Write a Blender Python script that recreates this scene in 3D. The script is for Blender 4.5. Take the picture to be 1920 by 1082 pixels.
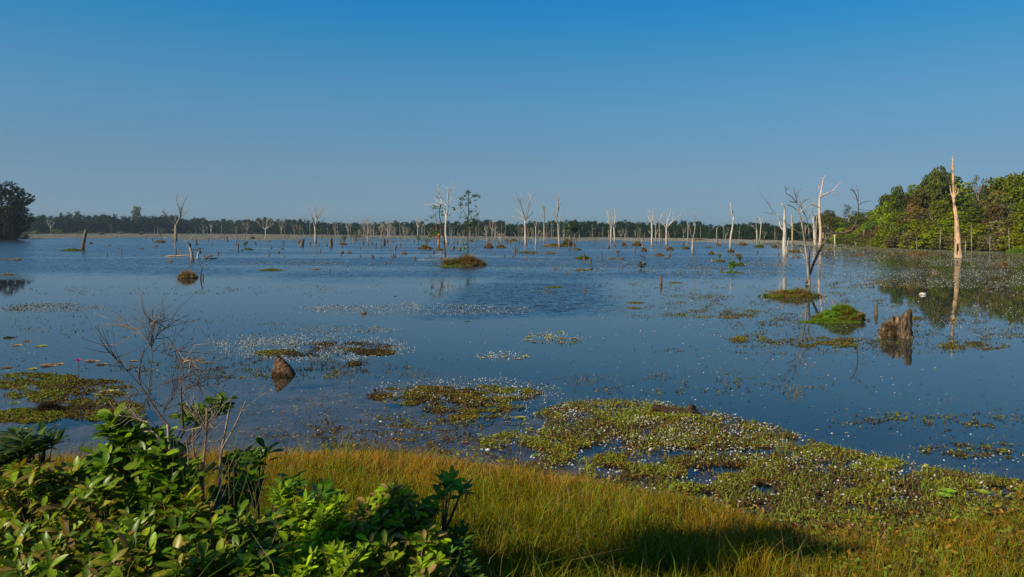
import bpy, math
import numpy as np
from mathutils import Vector, Matrix

R = math.radians
rng = np.random.RandomState(7)
for o in list(bpy.data.objects):
    bpy.data.objects.remove(o)
sc = bpy.context.scene
COL = sc.collection

# ------------------------------------------------------------------ camera
W, H, FPX = 1920.0, 1082.0, 1390.0
CAMH = 3.5
HC = 434.8                      # the picture is cropped low: the level optical axis sits above its middle
PITCH = 0.0
ROLL = 0.005
cam_d = bpy.data.cameras.new('camera')
cam = bpy.data.objects.new('camera', cam_d)
COL.objects.link(cam)
cam_d.sensor_width = 36.0
cam_d.lens = 36.0 * FPX / W
cam_d.shift_y = -(H / 2 - HC) / W
cam_d.clip_start = 0.05
cam_d.clip_end = 6000
fwd = Vector((0, math.cos(PITCH), -math.sin(PITCH)))
X0 = Vector((1, 0, 0))
U0 = X0.cross(fwd)
cr, sr = math.cos(ROLL), math.sin(ROLL)
RGT = cr * X0 + sr * U0
UPV = (-sr * X0 + cr * U0)
m = Matrix((RGT, UPV, -fwd)).transposed().to_4x4()
m.translation = Vector((0, 0, CAMH))
cam.matrix_world = m
sc.camera = cam

# ------------------------------------------------------------------ sky, sun, exposure
SUN_EL = R(31)
SX, SY = -0.82, -0.57            # horizontal direction towards the sun
world = bpy.data.worlds.new("World")
sc.world = world
world.use_nodes = True
wn = world.node_tree.nodes
wl = world.node_tree.links
wn.clear()
wo = wn.new('ShaderNodeOutputWorld')
bg = wn.new('ShaderNodeBackground')
sky = wn.new('ShaderNodeTexSky')
sky.sky_type = 'NISHITA'
sky.sun_disc = False
sky.sun_elevation = SUN_EL
sky.sun_rotation = math.atan2(SX, SY)
sky.air_density = 1.0
sky.dust_density = 0.6
sky.ozone_density = 2.0
tc = wn.new('ShaderNodeTexCoord')
sep = wn.new('ShaderNodeSeparateXYZ')
rmp = wn.new('ShaderNodeValToRGB')
mul = wn.new('ShaderNodeMixRGB')
mul.blend_type = 'MULTIPLY'
mul.inputs[0].default_value = 1.0
wl.new(tc.outputs['Generated'], sep.inputs[0])
wl.new(sep.outputs['Z'], rmp.inputs[0])
SKYR = [(0.0, (0.308, 0.475, 0.775)), (0.023, (0.308, 0.475, 0.775)), (0.045, (0.298, 0.42, 0.65)), (0.097, (0.309, 0.448, 0.592)), (0.165, (0.298, 0.549, 0.68)), (0.211, (0.235, 0.604, 0.768)), (0.255, (0.15, 0.636, 0.861)), (0.292, (0.088, 0.637, 0.95)), (0.4, (0.067, 0.6, 1.0)), (0.7, (0.133, 0.467, 0.8)), (1.0, (0.267, 0.467, 0.667))]
el = rmp.color_ramp.elements
while len(el) < len(SKYR):
    el.new(0.5)
for e, (p, c) in zip(el, SKYR):
    e.position = p
    e.color = (*c, 1)
# even out the sideways falloff of the clear sky: blend with the same sky as seen straight ahead
sky2 = wn.new('ShaderNodeTexSky'); sky2.sky_type = 'NISHITA'; sky2.sun_disc = False
for a_ in ('sun_elevation', 'sun_rotation', 'air_density', 'dust_density', 'ozone_density'): setattr(sky2, a_, getattr(sky, a_))
hx = wn.new('ShaderNodeVectorMath'); hx.operation = 'MULTIPLY'; hx.inputs[1].default_value = (1, 1, 0)
hl = wn.new('ShaderNodeVectorMath'); hl.operation = 'LENGTH'
cb_ = wn.new('ShaderNodeCombineXYZ'); mxs = wn.new('ShaderNodeMixRGB'); mxs.inputs[0].default_value = 0.6
wl.new(tc.outputs['Generated'], hx.inputs[0]); wl.new(hx.outputs[0], hl.inputs[0]); wl.new(hl.outputs['Value'], cb_.inputs['Y'])
wl.new(sep.outputs['Z'], cb_.inputs['Z']); wl.new(cb_.outputs[0], sky2.inputs[0])
wl.new(sky.outputs[0], mxs.inputs[1]); wl.new(sky2.outputs[0], mxs.inputs[2])
wl.new(mxs.outputs[0], mul.inputs[1])
wl.new(rmp.outputs[0], mul.inputs[2])
wl.new(mul.outputs[0], bg.inputs[0])
bg.inputs[1].default_value = 0.1095
wl.new(bg.outputs[0], wo.inputs[0])

sd = bpy.data.lights.new('sun', 'SUN')
sd.energy = 4.8
sd.angle = R(0.5)
sd.color = (1.0, 0.87, 0.64)
so = bpy.data.objects.new('sun', sd)
COL.objects.link(so)
so.rotation_euler = Vector((SX * math.cos(SUN_EL), SY * math.cos(SUN_EL), math.sin(SUN_EL))).to_track_quat('Z', 'Y').to_euler()
sc.view_settings.view_transform = 'Standard'
sc.view_settings.look = 'None'
sc.view_settings.exposure = 0.22
sc.view_settings.gamma = 1.0
sc.render.engine = 'CYCLES'
sc.cycles.max_bounces = 8
sc.cycles.diffuse_bounces = 3
sc.cycles.glossy_bounces = 3
sc.cycles.transparent_max_bounces = 8
sc.cycles.volume_bounces = 0
sc.cycles.use_denoising = True

# ------------------------------------------------------------------ pixel helpers
def ray(px, py):
    return fwd * FPX + RGT * (px - W / 2) + UPV * (HC - py)

def gnd(px, py, z=0.0):
    d = ray(px, py)
    t = (z - CAMH) / d.z
    return Vector((d.x * t, d.y * t, z))

_F = np.array(fwd); _R = np.array(RGT); _U = np.array(UPV)
def gnd_np(px, py, z=0.0):
    d = _F * FPX + np.outer(px - W / 2, _R) + np.outer(HC - py, _U)
    t = (z - CAMH) / d[:, 2]
    return np.stack([d[:, 0] * t, d[:, 1] * t, np.full(len(px), z) if np.isscalar(z) else z], 1)

def at_y(px, py, y):
    """point on the vertical plane at depth y seen at the pixel"""
    d = ray(px, py)
    t = y / d.y
    return Vector((d.x * t, y, CAMH + d.z * t))

def mpp(y):
    return y / FPX

VIEW = {'A': (0, 320, 4.0), 'B': (480, 320, 4.0), 'C': (960, 320, 4.0), 'D': (1440, 270, 4.0),
        'E': (1430, 320, 4.51), 'F': (780, 330, 6.0125), 'G': (290, 350, 6.008),
        'H': (1740, 280, 4.917), 'I': (200, 580, 3.006), 'S': (0, 0, 1.0)}
def v2s(v, x, y):
    a = VIEW[v]
    return a[0] + x / a[2], a[1] + y / a[2]

# ------------------------------------------------------------------ noise
def vnoise(x, y, seed=0):
    xi = np.floor(x).astype(np.int64); yi = np.floor(y).astype(np.int64)
    xf = x - xi; yf = y - yi
    def h(a, b):
        n = (a * 374761393 + b * 668265263 + seed * 1442695) & 0xffffffff
        n = ((n ^ (n >> 13)) * 1274126177) & 0xffffffff
        return ((n ^ (n >> 16)) & 0xffff) / 65535.0
    u = xf * xf * (3 - 2 * xf); v = yf * yf * (3 - 2 * yf)
    return (h(xi, yi) * (1 - u) + h(xi + 1, yi) * u) * (1 - v) + (h(xi, yi + 1) * (1 - u) + h(xi + 1, yi + 1) * u) * v
def fbm(x, y, seed=0, o=3):
    s = 0; a = 0.5; t = 0
    for k in range(o):
        s = s + a * vnoise(x * 2 ** k, y * 2 ** k, seed + k); t += a; a *= 0.5
    return s / t

# ------------------------------------------------------------------ mesh builder
class MB:
    def __init__(s):
        s.V = []; s.F = {3: [], 4: []}; s.C = []; s.n = 0
    def add(s, V, F, C):
        V = np.asarray(V, float).reshape(-1, 3)
        for k, f in F.items():
            if len(f):
                s.F[k].append(np.asarray(f, np.int64).reshape(-1, k) + s.n)
        C = np.asarray(C, float)
        if C.ndim == 1:
            C = np.tile(C, (len(V), 1))
        s.V.append(V); s.C.append(C); s.n += len(V)
    def build(s, name, mat, parent=None, origin=None, smooth=False):
        V = np.concatenate(s.V)
        if origin is not None:
            V = V - np.array(origin)
        C = np.concatenate(s.C)
        me = bpy.data.meshes.new(name)
        me.vertices.add(len(V))
        me.vertices.foreach_set('co', V.astype(np.float32).ravel())
        idx = []; st = []; tot = []; off = 0
        for k in (3, 4):
            if s.F[k]:
                f = np.concatenate(s.F[k])
                idx.append(f.ravel())
                st.append(off + np.arange(len(f)) * k); tot.append(np.full(len(f), k)); off += len(f) * k
        idx = np.concatenate(idx).astype(np.int32); st = np.concatenate(st).astype(np.int32); tot = np.concatenate(tot).astype(np.int32)
        me.loops.add(len(idx)); me.loops.foreach_set('vertex_index', idx)
        me.polygons.add(len(st)); me.polygons.foreach_set('loop_start', st); me.polygons.foreach_set('loop_total', tot)
        if smooth:
            me.polygons.foreach_set('use_smooth', np.ones(len(st), bool))
        a = me.color_attributes.new('Col', 'FLOAT_COLOR', 'POINT')
        cc = np.ones((len(V), 4), np.float32); cc[:, :3] = C
        a.data.foreach_set('color', cc.ravel())
        me.update(calc_edges=True)
        me.materials.append(mat)
        o = bpy.data.objects.new(name, me)
        COL.objects.link(o)
        if parent is not None:
            o.parent = parent
        elif origin is not None:
            o.location = origin
        return o

def tag(o, label=None, cat=None, group=None, kind=None):
    if label: o['label'] = label
    if cat: o['category'] = cat
    if group: o['group'] = group
    if kind: o['kind'] = kind
    return o

def empty(name, loc, label, cat, group=None):
    o = bpy.data.objects.new(name, None)
    o.empty_display_size = 0.2
    COL.objects.link(o)
    o.location = loc
    return tag(o, label, cat, group)

def dup(o, loc, rz=0, sc_=1.0, label=None, name=None):
    c = o.copy(); COL.objects.link(c); c.location = loc; c.rotation_euler = (0, 0, rz)
    c.scale = (sc_, sc_, sc_) if np.isscalar(sc_) else sc_
    if label: c['label'] = label
    for ch in [q for q in bpy.data.objects if q.parent == o]:
        d = ch.copy(); COL.objects.link(d); d.parent = c
    return c

# ------------------------------------------------------------------ materials
def new_mat(name):
    mt = bpy.data.materials.new(name); mt.use_nodes = True
    nt = mt.node_tree; nt.nodes.clear()
    return mt, nt.nodes, nt.links
def col_mat(name, rough=0.8, trans=0.0, spec=0.3, nscale=0.0, namp=0.0, rnd=0.0, bump=0.0, bscale=20, stretch=(1, 1, 1)):
    mt, n, l = new_mat(name)
    out = n.new('ShaderNodeOutputMaterial'); p = n.new('ShaderNodeBsdfPrincipled')
    at = n.new('ShaderNodeAttribute'); at.attribute_name = 'Col'
    c = at.outputs['Color']
    t = n.new('ShaderNodeTexCoord')
    mp = n.new('ShaderNodeMapping'); mp.inputs['Scale'].default_value = stretch
    l.new(t.outputs['Object'], mp.inputs[0])
    if namp:
        nz = n.new('ShaderNodeTexNoise'); nz.inputs['Scale'].default_value = nscale; nz.inputs['Detail'].default_value = 6
        l.new(mp.outputs[0], nz.inputs['Vector'])
        mr = n.new('ShaderNodeMapRange'); mr.inputs[1].default_value = 0.3; mr.inputs[2].default_value = 0.7
        mr.inputs[3].default_value = 1 - namp; mr.inputs[4].default_value = 1 + namp
        l.new(nz.outputs['Fac'], mr.inputs[0])
        h = n.new('ShaderNodeHueSaturation'); l.new(c, h.inputs['Color']); l.new(mr.outputs[0], h.inputs['Value'])
        c = h.outputs[0]
    if rnd:
        oi = n.new('ShaderNodeObjectInfo')
        h = n.new('ShaderNodeHueSaturation')
        m1 = n.new('ShaderNodeMapRange'); m1.inputs[3].default_value = 0.5 - rnd * 0.05; m1.inputs[4].default_value = 0.5 + rnd * 0.03
        m2 = n.new('ShaderNodeMath'); m2.operation = 'MULTIPLY'; m2.inputs[1].default_value = 7.31
        m3 = n.new('ShaderNodeMath'); m3.operation = 'FRACT'
        m4 = n.new('ShaderNodeMapRange'); m4.inputs[3].default_value = 1 - rnd * 0.4; m4.inputs[4].default_value = 1 + rnd * 0.5
        l.new(oi.outputs['Random'], m1.inputs[0]); l.new(oi.outputs['Random'], m2.inputs[0]); l.new(m2.outputs[0], m3.inputs[0])
        l.new(m3.outputs[0], m4.inputs[0]); l.new(m1.outputs[0], h.inputs['Hue']); l.new(m4.outputs[0], h.inputs['Value'])
        l.new(c, h.inputs['Color']); c = h.outputs[0]
    l.new(c, p.inputs['Base Color'])
    p.inputs['Roughness'].default_value = rough
    p.inputs['Specular IOR Level'].default_value = spec
    if bump:
        nb = n.new('ShaderNodeTexNoise'); nb.inputs['Scale'].default_value = bscale; nb.inputs['Detail'].default_value = 8
        l.new(mp.outputs[0], nb.inputs['Vector'])
        b = n.new('ShaderNodeBump'); b.inputs['Strength'].default_value = 1.0; b.inputs['Distance'].default_value = bump
        l.new(nb.outputs['Fac'], b.inputs['Height']); l.new(b.outputs[0], p.inputs['Normal'])
    sh = p.outputs[0]
    if trans:
        tr = n.new('ShaderNodeBsdfTranslucent'); hh = n.new('ShaderNodeHueSaturation')
        hh.inputs['Saturation'].default_value = 1.15; hh.inputs['Value'].default_value = 1.3; hh.inputs['Hue'].default_value = 0.49
        l.new(c, hh.inputs['Color']); l.new(hh.outputs[0], tr.inputs[0])
        mx = n.new('ShaderNodeMixShader'); mx.inputs[0].default_value = trans
        l.new(sh, mx.inputs[1]); l.new(tr.outputs[0], mx.inputs[2]); sh = mx.outputs[0]
    l.new(sh, out.inputs[0])
    return mt

M_BARK = col_mat('bark', 0.85, 0, 0.2, 6, 0.45, 0, 0.02, 14, (1, 1, 0.25))
M_STUMP = col_mat('rotten_wood', 0.95, 0, 0.08, 26, 0.75, 0, 0.035, 30, (1, 1, 0.16))
M_GRASS = col_mat('grass_blade', 0.7, 0.3, 0.05)
M_LEAF = col_mat('glossy_leaf', 0.36, 0.32, 0.3, 40, 0.25)
M_LEAF2 = col_mat('soft_leaf', 0.5, 0.35, 0.15, 40, 0.3)
M_TREE = col_mat('tree_foliage', 0.75, 0.22, 0.05, 0, 0, 0.8)
M_FARTREE = col_mat('far_foliage', 0.9, 0.1, 0.0)
M_MOUND = col_mat('mound_soil', 0.95, 0, 0.1, 12, 0.5, 0, 0.03, 12)
M_ROCK = col_mat('rock', 0.9, 0, 0.15, 14, 0.85, 0, 0.06, 16)
M_FLOAT = col_mat('floating_leaf', 0.6, 0.1, 0.12)
M_FLOWER = col_mat('petal', 0.5, 0.3, 0.3)

# ------------------------------------------------------------------ shapes
def tube(mb, pts, rad, col, sides=7, wob=0.12, cap=True, sub=True, seed=None):
    rr = rng if seed is None else np.random.RandomState(seed)
    pts = np.array([list(p) for p in pts], float); rad = np.array(rad, float)
    if sub and len(pts) > 2:          # soften with one Chaikin-like subdivision
        P = [pts[0]]; Q = [rad[0]]
        for i in range(len(pts) - 1):
            a, b = pts[i], pts[i + 1]
            P += [a * .72 + b * .28, a * .28 + b * .72]; Q += [rad[i] * .72 + rad[i + 1] * .28, rad[i] * .28 + rad[i + 1] * .72]
        P.append(pts[-1]); Q.append(rad[-1]); pts = np.array(P); rad = np.array(Q)
    n = len(pts)
    tg = np.gradient(pts, axis=0)
    tg /= np.linalg.norm(tg, axis=1, keepdims=True) + 1e-9
    ref = np.array([0.31, 0.93, 0.17])
    a = np.cross(tg, ref); a /= np.linalg.norm(a, axis=1, keepdims=True) + 1e-9
    b = np.cross(tg, a)
    th = np.arange(sides) / sides * 2 * np.pi
    w = 1 + wob * rr.randn(n, sides)
    ring = (a[:, None, :] * np.cos(th)[None, :, None] + b[:, None, :] * np.sin(th)[None, :, None]) * (rad[:, None] * w)[:, :, None]
    V = (pts[:, None, :] + ring).reshape(-1, 3)
    i = np.arange(n - 1)[:, None] * sides; j = np.arange(sides)[None, :]; j2 = (j + 1) % sides
    F = np.stack([i + j, i + j2, i + sides + j2, i + sides + j], -1).reshape(-1, 4)
    V = np.vstack([V, pts[-1] + tg[-1] * rad[-1] * 0.8]); t = n * sides
    T = np.stack([(n - 1) * sides + np.arange(sides), (n - 1) * sides + (np.arange(sides) + 1) % sides, np.full(sides, t)], -1)
    col = np.array(col)
    C = np.tile(col, (len(V), 1)) * (1 + 0.12 * rr.randn(len(V), 1)).clip(0.5, 1.5)
    mb.add(V, {4: F, 3: T if cap else []}, C)

def quads(mb, c, u, v, col):
    """free quads: centres c, half axes u, v"""
    n = len(c)
    V = np.stack([c - u - v, c + u - v, c + u + v, c - u + v], 1).reshape(-1, 3)
    F = np.arange(n * 4).reshape(-1, 4)
    mb.add(V, {4: F}, np.repeat(col, 4, 0))

def discs(mb, c, r, col, k=6, tilt=0.1, lift=0.0):
    n = len(c); th = np.arange(k) / k * 2 * np.pi
    ph = rng.rand(n, 1) * 6.28
    ca, sa = np.cos(th + ph), np.sin(th + ph)
    tx, ty = tilt * rng.randn(n, 1), tilt * rng.randn(n, 1)
    j = 1 + 0.18 * rng.randn(n, k)
    x = ca * r[:, None] * j; y = sa * r[:, None] * j
    V = np.stack([c[:, 0:1] + x, c[:, 1:2] + y, c[:, 2:3] + lift + tx * x + ty * y], -1)
    ctr = c[:, None, :] + np.array([0, 0, lift])
    V = np.concatenate([V, ctr], 1).reshape(-1, 3)
    b = np.arange(n)[:, None] * (k + 1)
    q = np.arange(k)[None, :]
    F = np.stack([b + q, b + (q + 1) % k, np.broadcast_to(b + k, (n, k))], -1).reshape(-1, 3)
    mb.add(V, {3: F}, np.repeat(col, k + 1, 0))

def blades(mb, p, h, w, lean, az, col, bend=0.5):
    """grass blades: base p, height h, width w, lean amount, azimuth az"""
    n = len(p)
    d = np.stack([np.cos(az), np.sin(az), np.zeros(n)], 1)
    fa = az + 1.57 + rng.randn(n) * 0.9
    s = np.stack([np.cos(fa), np.sin(fa), np.zeros(n)], 1) * (w / 2)[:, None]
    up = np.array([0, 0, 1.0])
    L = lean[:, None]; Hh = h[:, None]
    mid = p + up * Hh * 0.55 + d * Hh * L * 0.3
    tip = p + up * Hh * (1 - 0.25 * L) + d * Hh * L
    V = np.stack([p - s, p + s, mid + s * 0.75, mid - s * 0.75, tip], 1).reshape(-1, 3)
    b = np.arange(n)[:, None] * 5
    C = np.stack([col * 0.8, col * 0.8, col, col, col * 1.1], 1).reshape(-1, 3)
    mb.add(V, {4: b + np.array([[0, 1, 2, 3]]), 3: b + np.array([[3, 2, 4]])}, C)

def leaves(mb, p, d, nr, L, Wd, curl, col, shape='ob'):
    """n leaves: base p, direction d, normal nr"""
    n = len(p)
    d = d / (np.linalg.norm(d, axis=1, keepdims=True) + 1e-9)
    s = np.cross(d, nr); s /= np.linalg.norm(s, axis=1, keepdims=True) + 1e-9
    nr = np.cross(s, d)
    t = np.array([0, .18, .4, .62, .82, .94, 1.0])
    wf = np.array([.06, .38, .78, 1.0, .85, .5, .04]) if shape == 'ob' else np.array([.06, .6, .95, .95, .6, .28, .03])
    rows = []
    for k in range(len(t)):
        c = p + d * (L * (t[k] - 0.12 * curl * t[k] ** 2))[:, None] - nr * (L * curl * t[k] ** 2 * 0.55)[:, None]
        hw = (Wd * wf[k] * 0.5)[:, None]
        e = nr * hw * 0.28
        wv = nr * (rng.randn(n, 1) * 0.05) * hw
        rows += [c - s * hw + e + wv, c, c + s * hw + e - wv]
    V = np.stack(rows, 1).reshape(-1, 3)
    nrw = len(t)
    f = []
    for k in range(nrw - 1):
        for q in (0, 1):
            f.append([k * 3 + q, k * 3 + q + 1, k * 3 + 3 + q + 1, k * 3 + 3 + q])
    F = (np.arange(n)[:, None, None] * (nrw * 3) + np.array(f)[None]).reshape(-1, 4)
    mid = np.tile([1, 1.35, 1], nrw)[None, :, None]
    C = (col[:, None, :] * mid).reshape(-1, 3)
    mb.add(V, {4: F}, C)

def rv(n):
    v = rng.randn(n, 3); return v / np.linalg.norm(v, axis=1, keepdims=True)

# ------------------------------------------------------------------ terrain and water
SH = [(-500, 905), (0, 872), (480, 856), (700, 856), (850, 868), (1000, 897), (1150, 917), (1300, 940), (1480, 988), (1620, 990), (1750, 965), (1920, 930), (2300, 900)]
shp = np.array([list(gnd(a, b))[:2] for a, b in SH])
def yshore(x):
    return np.interp(x, np.r_[-400, shp[:, 0], 400], np.r_[shp[0, 1] + 2, shp[:, 1], shp[-1, 1] + 3])
FS = [(-400, 462), (-100, 451), (48, 448.3), (56, 439.2), (100, 438.0), (400, 438.8), (700, 441.2), (960, 443.6), (1300, 446.8), (1500, 451.5),
      (1560, 457), (1640, 462), (1700, 466), (1780, 469), (1850, 471), (1920, 473), (2100, 482), (2500, 500)]
fsp = np.array([list(gnd(a, b))[:2] for a, b in FS])
def yfar(x, y):
    return np.interp(x / np.maximum(y, 1.0), fsp[:, 0] / fsp[:, 1], fsp[:, 1])
def land(x, y):
    """signed metres into dry land (positive) or into the lake (negative)"""
    near = yshore(x) - y + 0.25 * (vnoise(x * 1.3, y * 1.3, 3) - 0.5)
    f = y - yfar(x, y)
    far = np.where(y > 20, f * 0.6 + np.clip(y * .02, 1, 14) * (vnoise(x * .05, y * .05, 8) - .3), -9.0)
    return near, far
def hgt(x, y):
    x = np.asarray(x, float); y = np.asarray(y, float)
    nr, fr = land(x, y)
    h1 = np.where(nr > 0, np.minimum(0.165 * nr, 1.8) + 0.05 * (fbm(x * 1.1, y * 1.1, 2) - .5) * np.clip(nr, 0, 1), np.maximum(-0.03 + np.where(x > 2, .05 + .010 * np.clip(x - 2, 0, 5), .05) * nr, -1.3))
    h1 = np.where(nr > -8, h1 + 0.07 * (fbm(x * 0.9, y * 0.9, 4) - .5), h1)
    h2 = np.clip(fr * 0.06, -1.3, 1.2)
    return np.maximum(h1, h2)

rr_ = np.exp(np.linspace(math.log(0.4), math.log(1500), 400))
aa = np.unique(np.r_[np.linspace(-48, 48, 380), np.linspace(48, 312, 90)])[:-1]
ang = np.radians(90 - aa)
gx = np.outer(rr_, np.cos(ang)); gy = np.outer(rr_, np.sin(ang))
gz = hgt(gx, gy)
gv = np.vstack([np.stack([gx.ravel(), gy.ravel(), gz.ravel()], 1), [[0, 0, float(hgt(0, 0))]]])
nA, nR = len(aa), len(rr_)
i = np.arange(nR - 1)[:, None] * nA; j = np.arange(nA)[None, :]; j2 = (j + 1) % nA
gf = np.stack([i + j, i + nA + j, i + nA + j2, i + j2], -1).reshape(-1, 4)
gt = np.stack([np.arange(nA), (np.arange(nA) + 1) % nA, np.full(nA, nR * nA)], -1)
gmb = MB()
wet = np.clip(0.5 + gv[:, 2:3] * 6, 0, 1)
nz1 = fbm(gv[:, 0] * 1.4, gv[:, 1] * 1.4, 21)[:, None]
mud = np.array([.16, .115, .075]) * (1 - nz1) + np.array([.085, .070, .038]) * nz1
soil = np.array([.05, .048, .018])
deep = np.clip((-gv[:, 2:3] - 0.28 - .12 * (nz1 - .5)) / 0.35, 0, 1)
gc = mud * (1 - wet) + soil * wet
gc = gc * (1 - deep) + np.array([.03, .032, .022]) * deep
gmb.add(gv, {4: gf, 3: gt}, gc)
M_GROUND = col_mat('ground_soil', 0.95, 0, 0.1, 2.2, 0.55, 0, 0.02, 9)
ground = gmb.build('ground', M_GROUND, smooth=True)
tag(ground, 'muddy lake bed rising into the grassy bank', kind='structure')

RIPPLE = 1.05
def water_mat():
    mt, n, l = new_mat('lake_water')
    out = n.new('ShaderNodeOutputMaterial')
    geo = n.new('ShaderNodeNewGeometry'); sp = n.new('ShaderNodeSeparateXYZ')
    l.new(geo.outputs['Position'], sp.inputs[0])
    def math_(op, a, b=None, clamp=False):
        q = n.new('ShaderNodeMath'); q.operation = op; q.use_clamp = clamp
        for k, v in enumerate((a, b)):
            if v is None: continue
            if isinstance(v, (int, float)): q.inputs[k].default_value = v
            else: l.new(v, q.inputs[k])
        return q.outputs[0]
    def noise(scale, st=(1, 1, 1), det=3, dist=0.0):
        mp = n.new('ShaderNodeMapping'); mp.inputs['Scale'].default_value = st
        l.new(geo.outputs['Position'], mp.inputs[0])
        z = n.new('ShaderNodeTexNoise'); z.inputs['Scale'].default_value = scale; z.inputs['Detail'].default_value = det
        z.inputs['Distortion'].default_value = dist
        l.new(mp.outputs[0], z.inputs['Vector']); return z.outputs['Fac']
    def ramp(v, a, b):
        q = n.new('ShaderNodeMapRange'); q.interpolation_type = 'SMOOTHSTEP'
        q.inputs[1].default_value = a; q.inputs[2].default_value = b; l.new(v, q.inputs[0]); return q.outputs[0]
    X, Y = sp.outputs['X'], sp.outputs['Y']
    big = noise(0.035, (1, 1, 1), 3, 1.0)
    Yd = math_('ADD', Y, math_('MULTIPLY', math_('SUBTRACT', big, 0.5), 26.0))
    zone = ramp(Yd, 48, 66)                               # wind ripples start beyond about 50 m
    # calm lee to the right, under the forest
    rx = math_('SUBTRACT', X, math_('MULTIPLY', Y, 0.30))
    lee = math_('SUBTRACT', 1.0, math_('MULTIPLY', ramp(rx, 0, 12), 0.85))
    zone = math_('MULTIPLY', zone, lee)
    # a tongue of ripples reaching towards the camera right of centre
    tx = math_('ABSOLUTE', math_('SUBTRACT', X, math_('ADD', 1.0, math_('MULTIPLY', math_('SUBTRACT', 40.0, Y), -0.10))))
    tongue = math_('MULTIPLY', math_('SUBTRACT', 1.0, ramp(tx, 2.0, 5.5)), ramp(Yd, 30, 36))
    zone = math_('MAXIMUM', zone, tongue)
    streak = ramp(noise(0.05, (0.35, 1.6, 1), 4), 0.36, 0.55)
    zone = math_('MULTIPLY', zone, math_('ADD', 0.35, math_('MULTIPLY', streak, 0.65)))
    def vm(op, a, b=None, sc_=None):
        q = n.new('ShaderNodeVectorMath'); q.operation = op
        for k, v in enumerate((a, b)):
            if v is None: continue
            if isinstance(v, tuple): q.inputs[k].default_value = v
            else: l.new(v, q.inputs[k])
        if sc_ is not None: l.new(sc_, q.inputs['Scale'])
        return q
    def slopes(scale, st, det):
        mp = n.new('ShaderNodeMapping'); mp.inputs['Scale'].default_value = st
        l.new(geo.outputs['Position'], mp.inputs[0])
        z = n.new('ShaderNodeTexNoise'); z.inputs['Scale'].default_value = scale; z.inputs['Detail'].default_value = det
        l.new(mp.outputs[0], z.inputs['Vector'])
        return vm('SUBTRACT', z.outputs['Color'], (.5, .5, .5)).outputs[0]
    # wave slopes: long swell plus small chop; the facets one sees are those leaning towards the eye
    sw = vm('ADD', vm('MULTIPLY', slopes(1.1, (1, 1.7, 1), 2), (.7, 1.1, 0)).outputs[0], vm('MULTIPLY', slopes(5.0, (1, 1.5, 1), 2), (.8, 1.0, 0)).outputs[0])
    amp = math_('ADD', 0.012, math_('MULTIPLY', zone, RIPPLE))
    sl = vm('SCALE', sw.outputs[0], sc_=amp).outputs[0]
    vh = vm('NORMALIZE', vm('MULTIPLY', geo.outputs['Incoming'], (1, 1, 0)).outputs[0]).outputs[0]
    dt = vm('DOT_PRODUCT', sl, vh).outputs['Value']
    fix = math_('SUBTRACT', math_('ABSOLUTE', dt), dt)
    sl = vm('ADD', sl, vm('SCALE', vh, sc_=fix).outputs[0]).outputs[0]
    b = vm('NORMALIZE', vm('ADD', sl, (0, 0, 1)).outputs[0])
    gl = n.new('ShaderNodeBsdfGlossy')
    l.new(math_('ADD', 0.025, math_('MULTIPLY', zone, 0.06)), gl.inputs['Roughness'])
    gl.inputs['Color'].default_value = (0.88, 0.89, 0.90, 1)
    l.new(b.outputs[0], gl.inputs['Normal'])
    tr = n.new('ShaderNodeBsdfTransparent'); tr.inputs[0].default_value = (0.78, 0.74, 0.68, 1)
    df = n.new('ShaderNodeBsdfDiffuse'); df.inputs[0].default_value = (0.030, 0.040, 0.040, 1)
    body = n.new('ShaderNodeMixShader')
    l.new(math_('ADD', 0.04, math_('MULTIPLY', ramp(math_('ADD', Y, math_('MULTIPLY', X, 0.9)), 13, 24), 0.92)), body.inputs[0])
    l.new(tr.outputs[0], body.inputs[1]); l.new(df.outputs[0], body.inputs[2])
    # Schlick reflectance that is the same seen from above and from below (so sunlight reaches the bed)
    vd = n.new('ShaderNodeVectorMath'); vd.operation = 'DOT_PRODUCT'
    l.new(b.outputs[0], vd.inputs[0]); l.new(geo.outputs['Incoming'], vd.inputs[1])
    cs = math_('SUBTRACT', 1.0, math_('ABSOLUTE', vd.outputs['Value']), True)
    refl = math_('ADD', 0.02, math_('MULTIPLY', 0.98, math_('POWER', cs, 5.0)))
    mx = n.new('ShaderNodeMixShader'); l.new(refl, mx.inputs[0])
    l.new(body.outputs[0], mx.inputs[1]); l.new(gl.outputs[0], mx.inputs[2])
    l.new(mx.outputs[0], out.inputs[0])
    return mt
wmb = MB()
th = np.linspace(0, 2 * np.pi, 65)[:-1]
wv = np.vstack([np.stack([1480 * np.cos(th), 1480 * np.sin(th), np.zeros(64)], 1), [[0, 0, 0]]])
wmb.add(wv, {3: np.stack([np.arange(64), (np.arange(64) + 1) % 64, np.full(64, 64)], -1)}, (1, 1, 1))
M_WATER = water_mat()
water = wmb.build('water', M_WATER)
tag(water, 'shallow blue lake with rippled and calm stretches', kind='structure')
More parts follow.
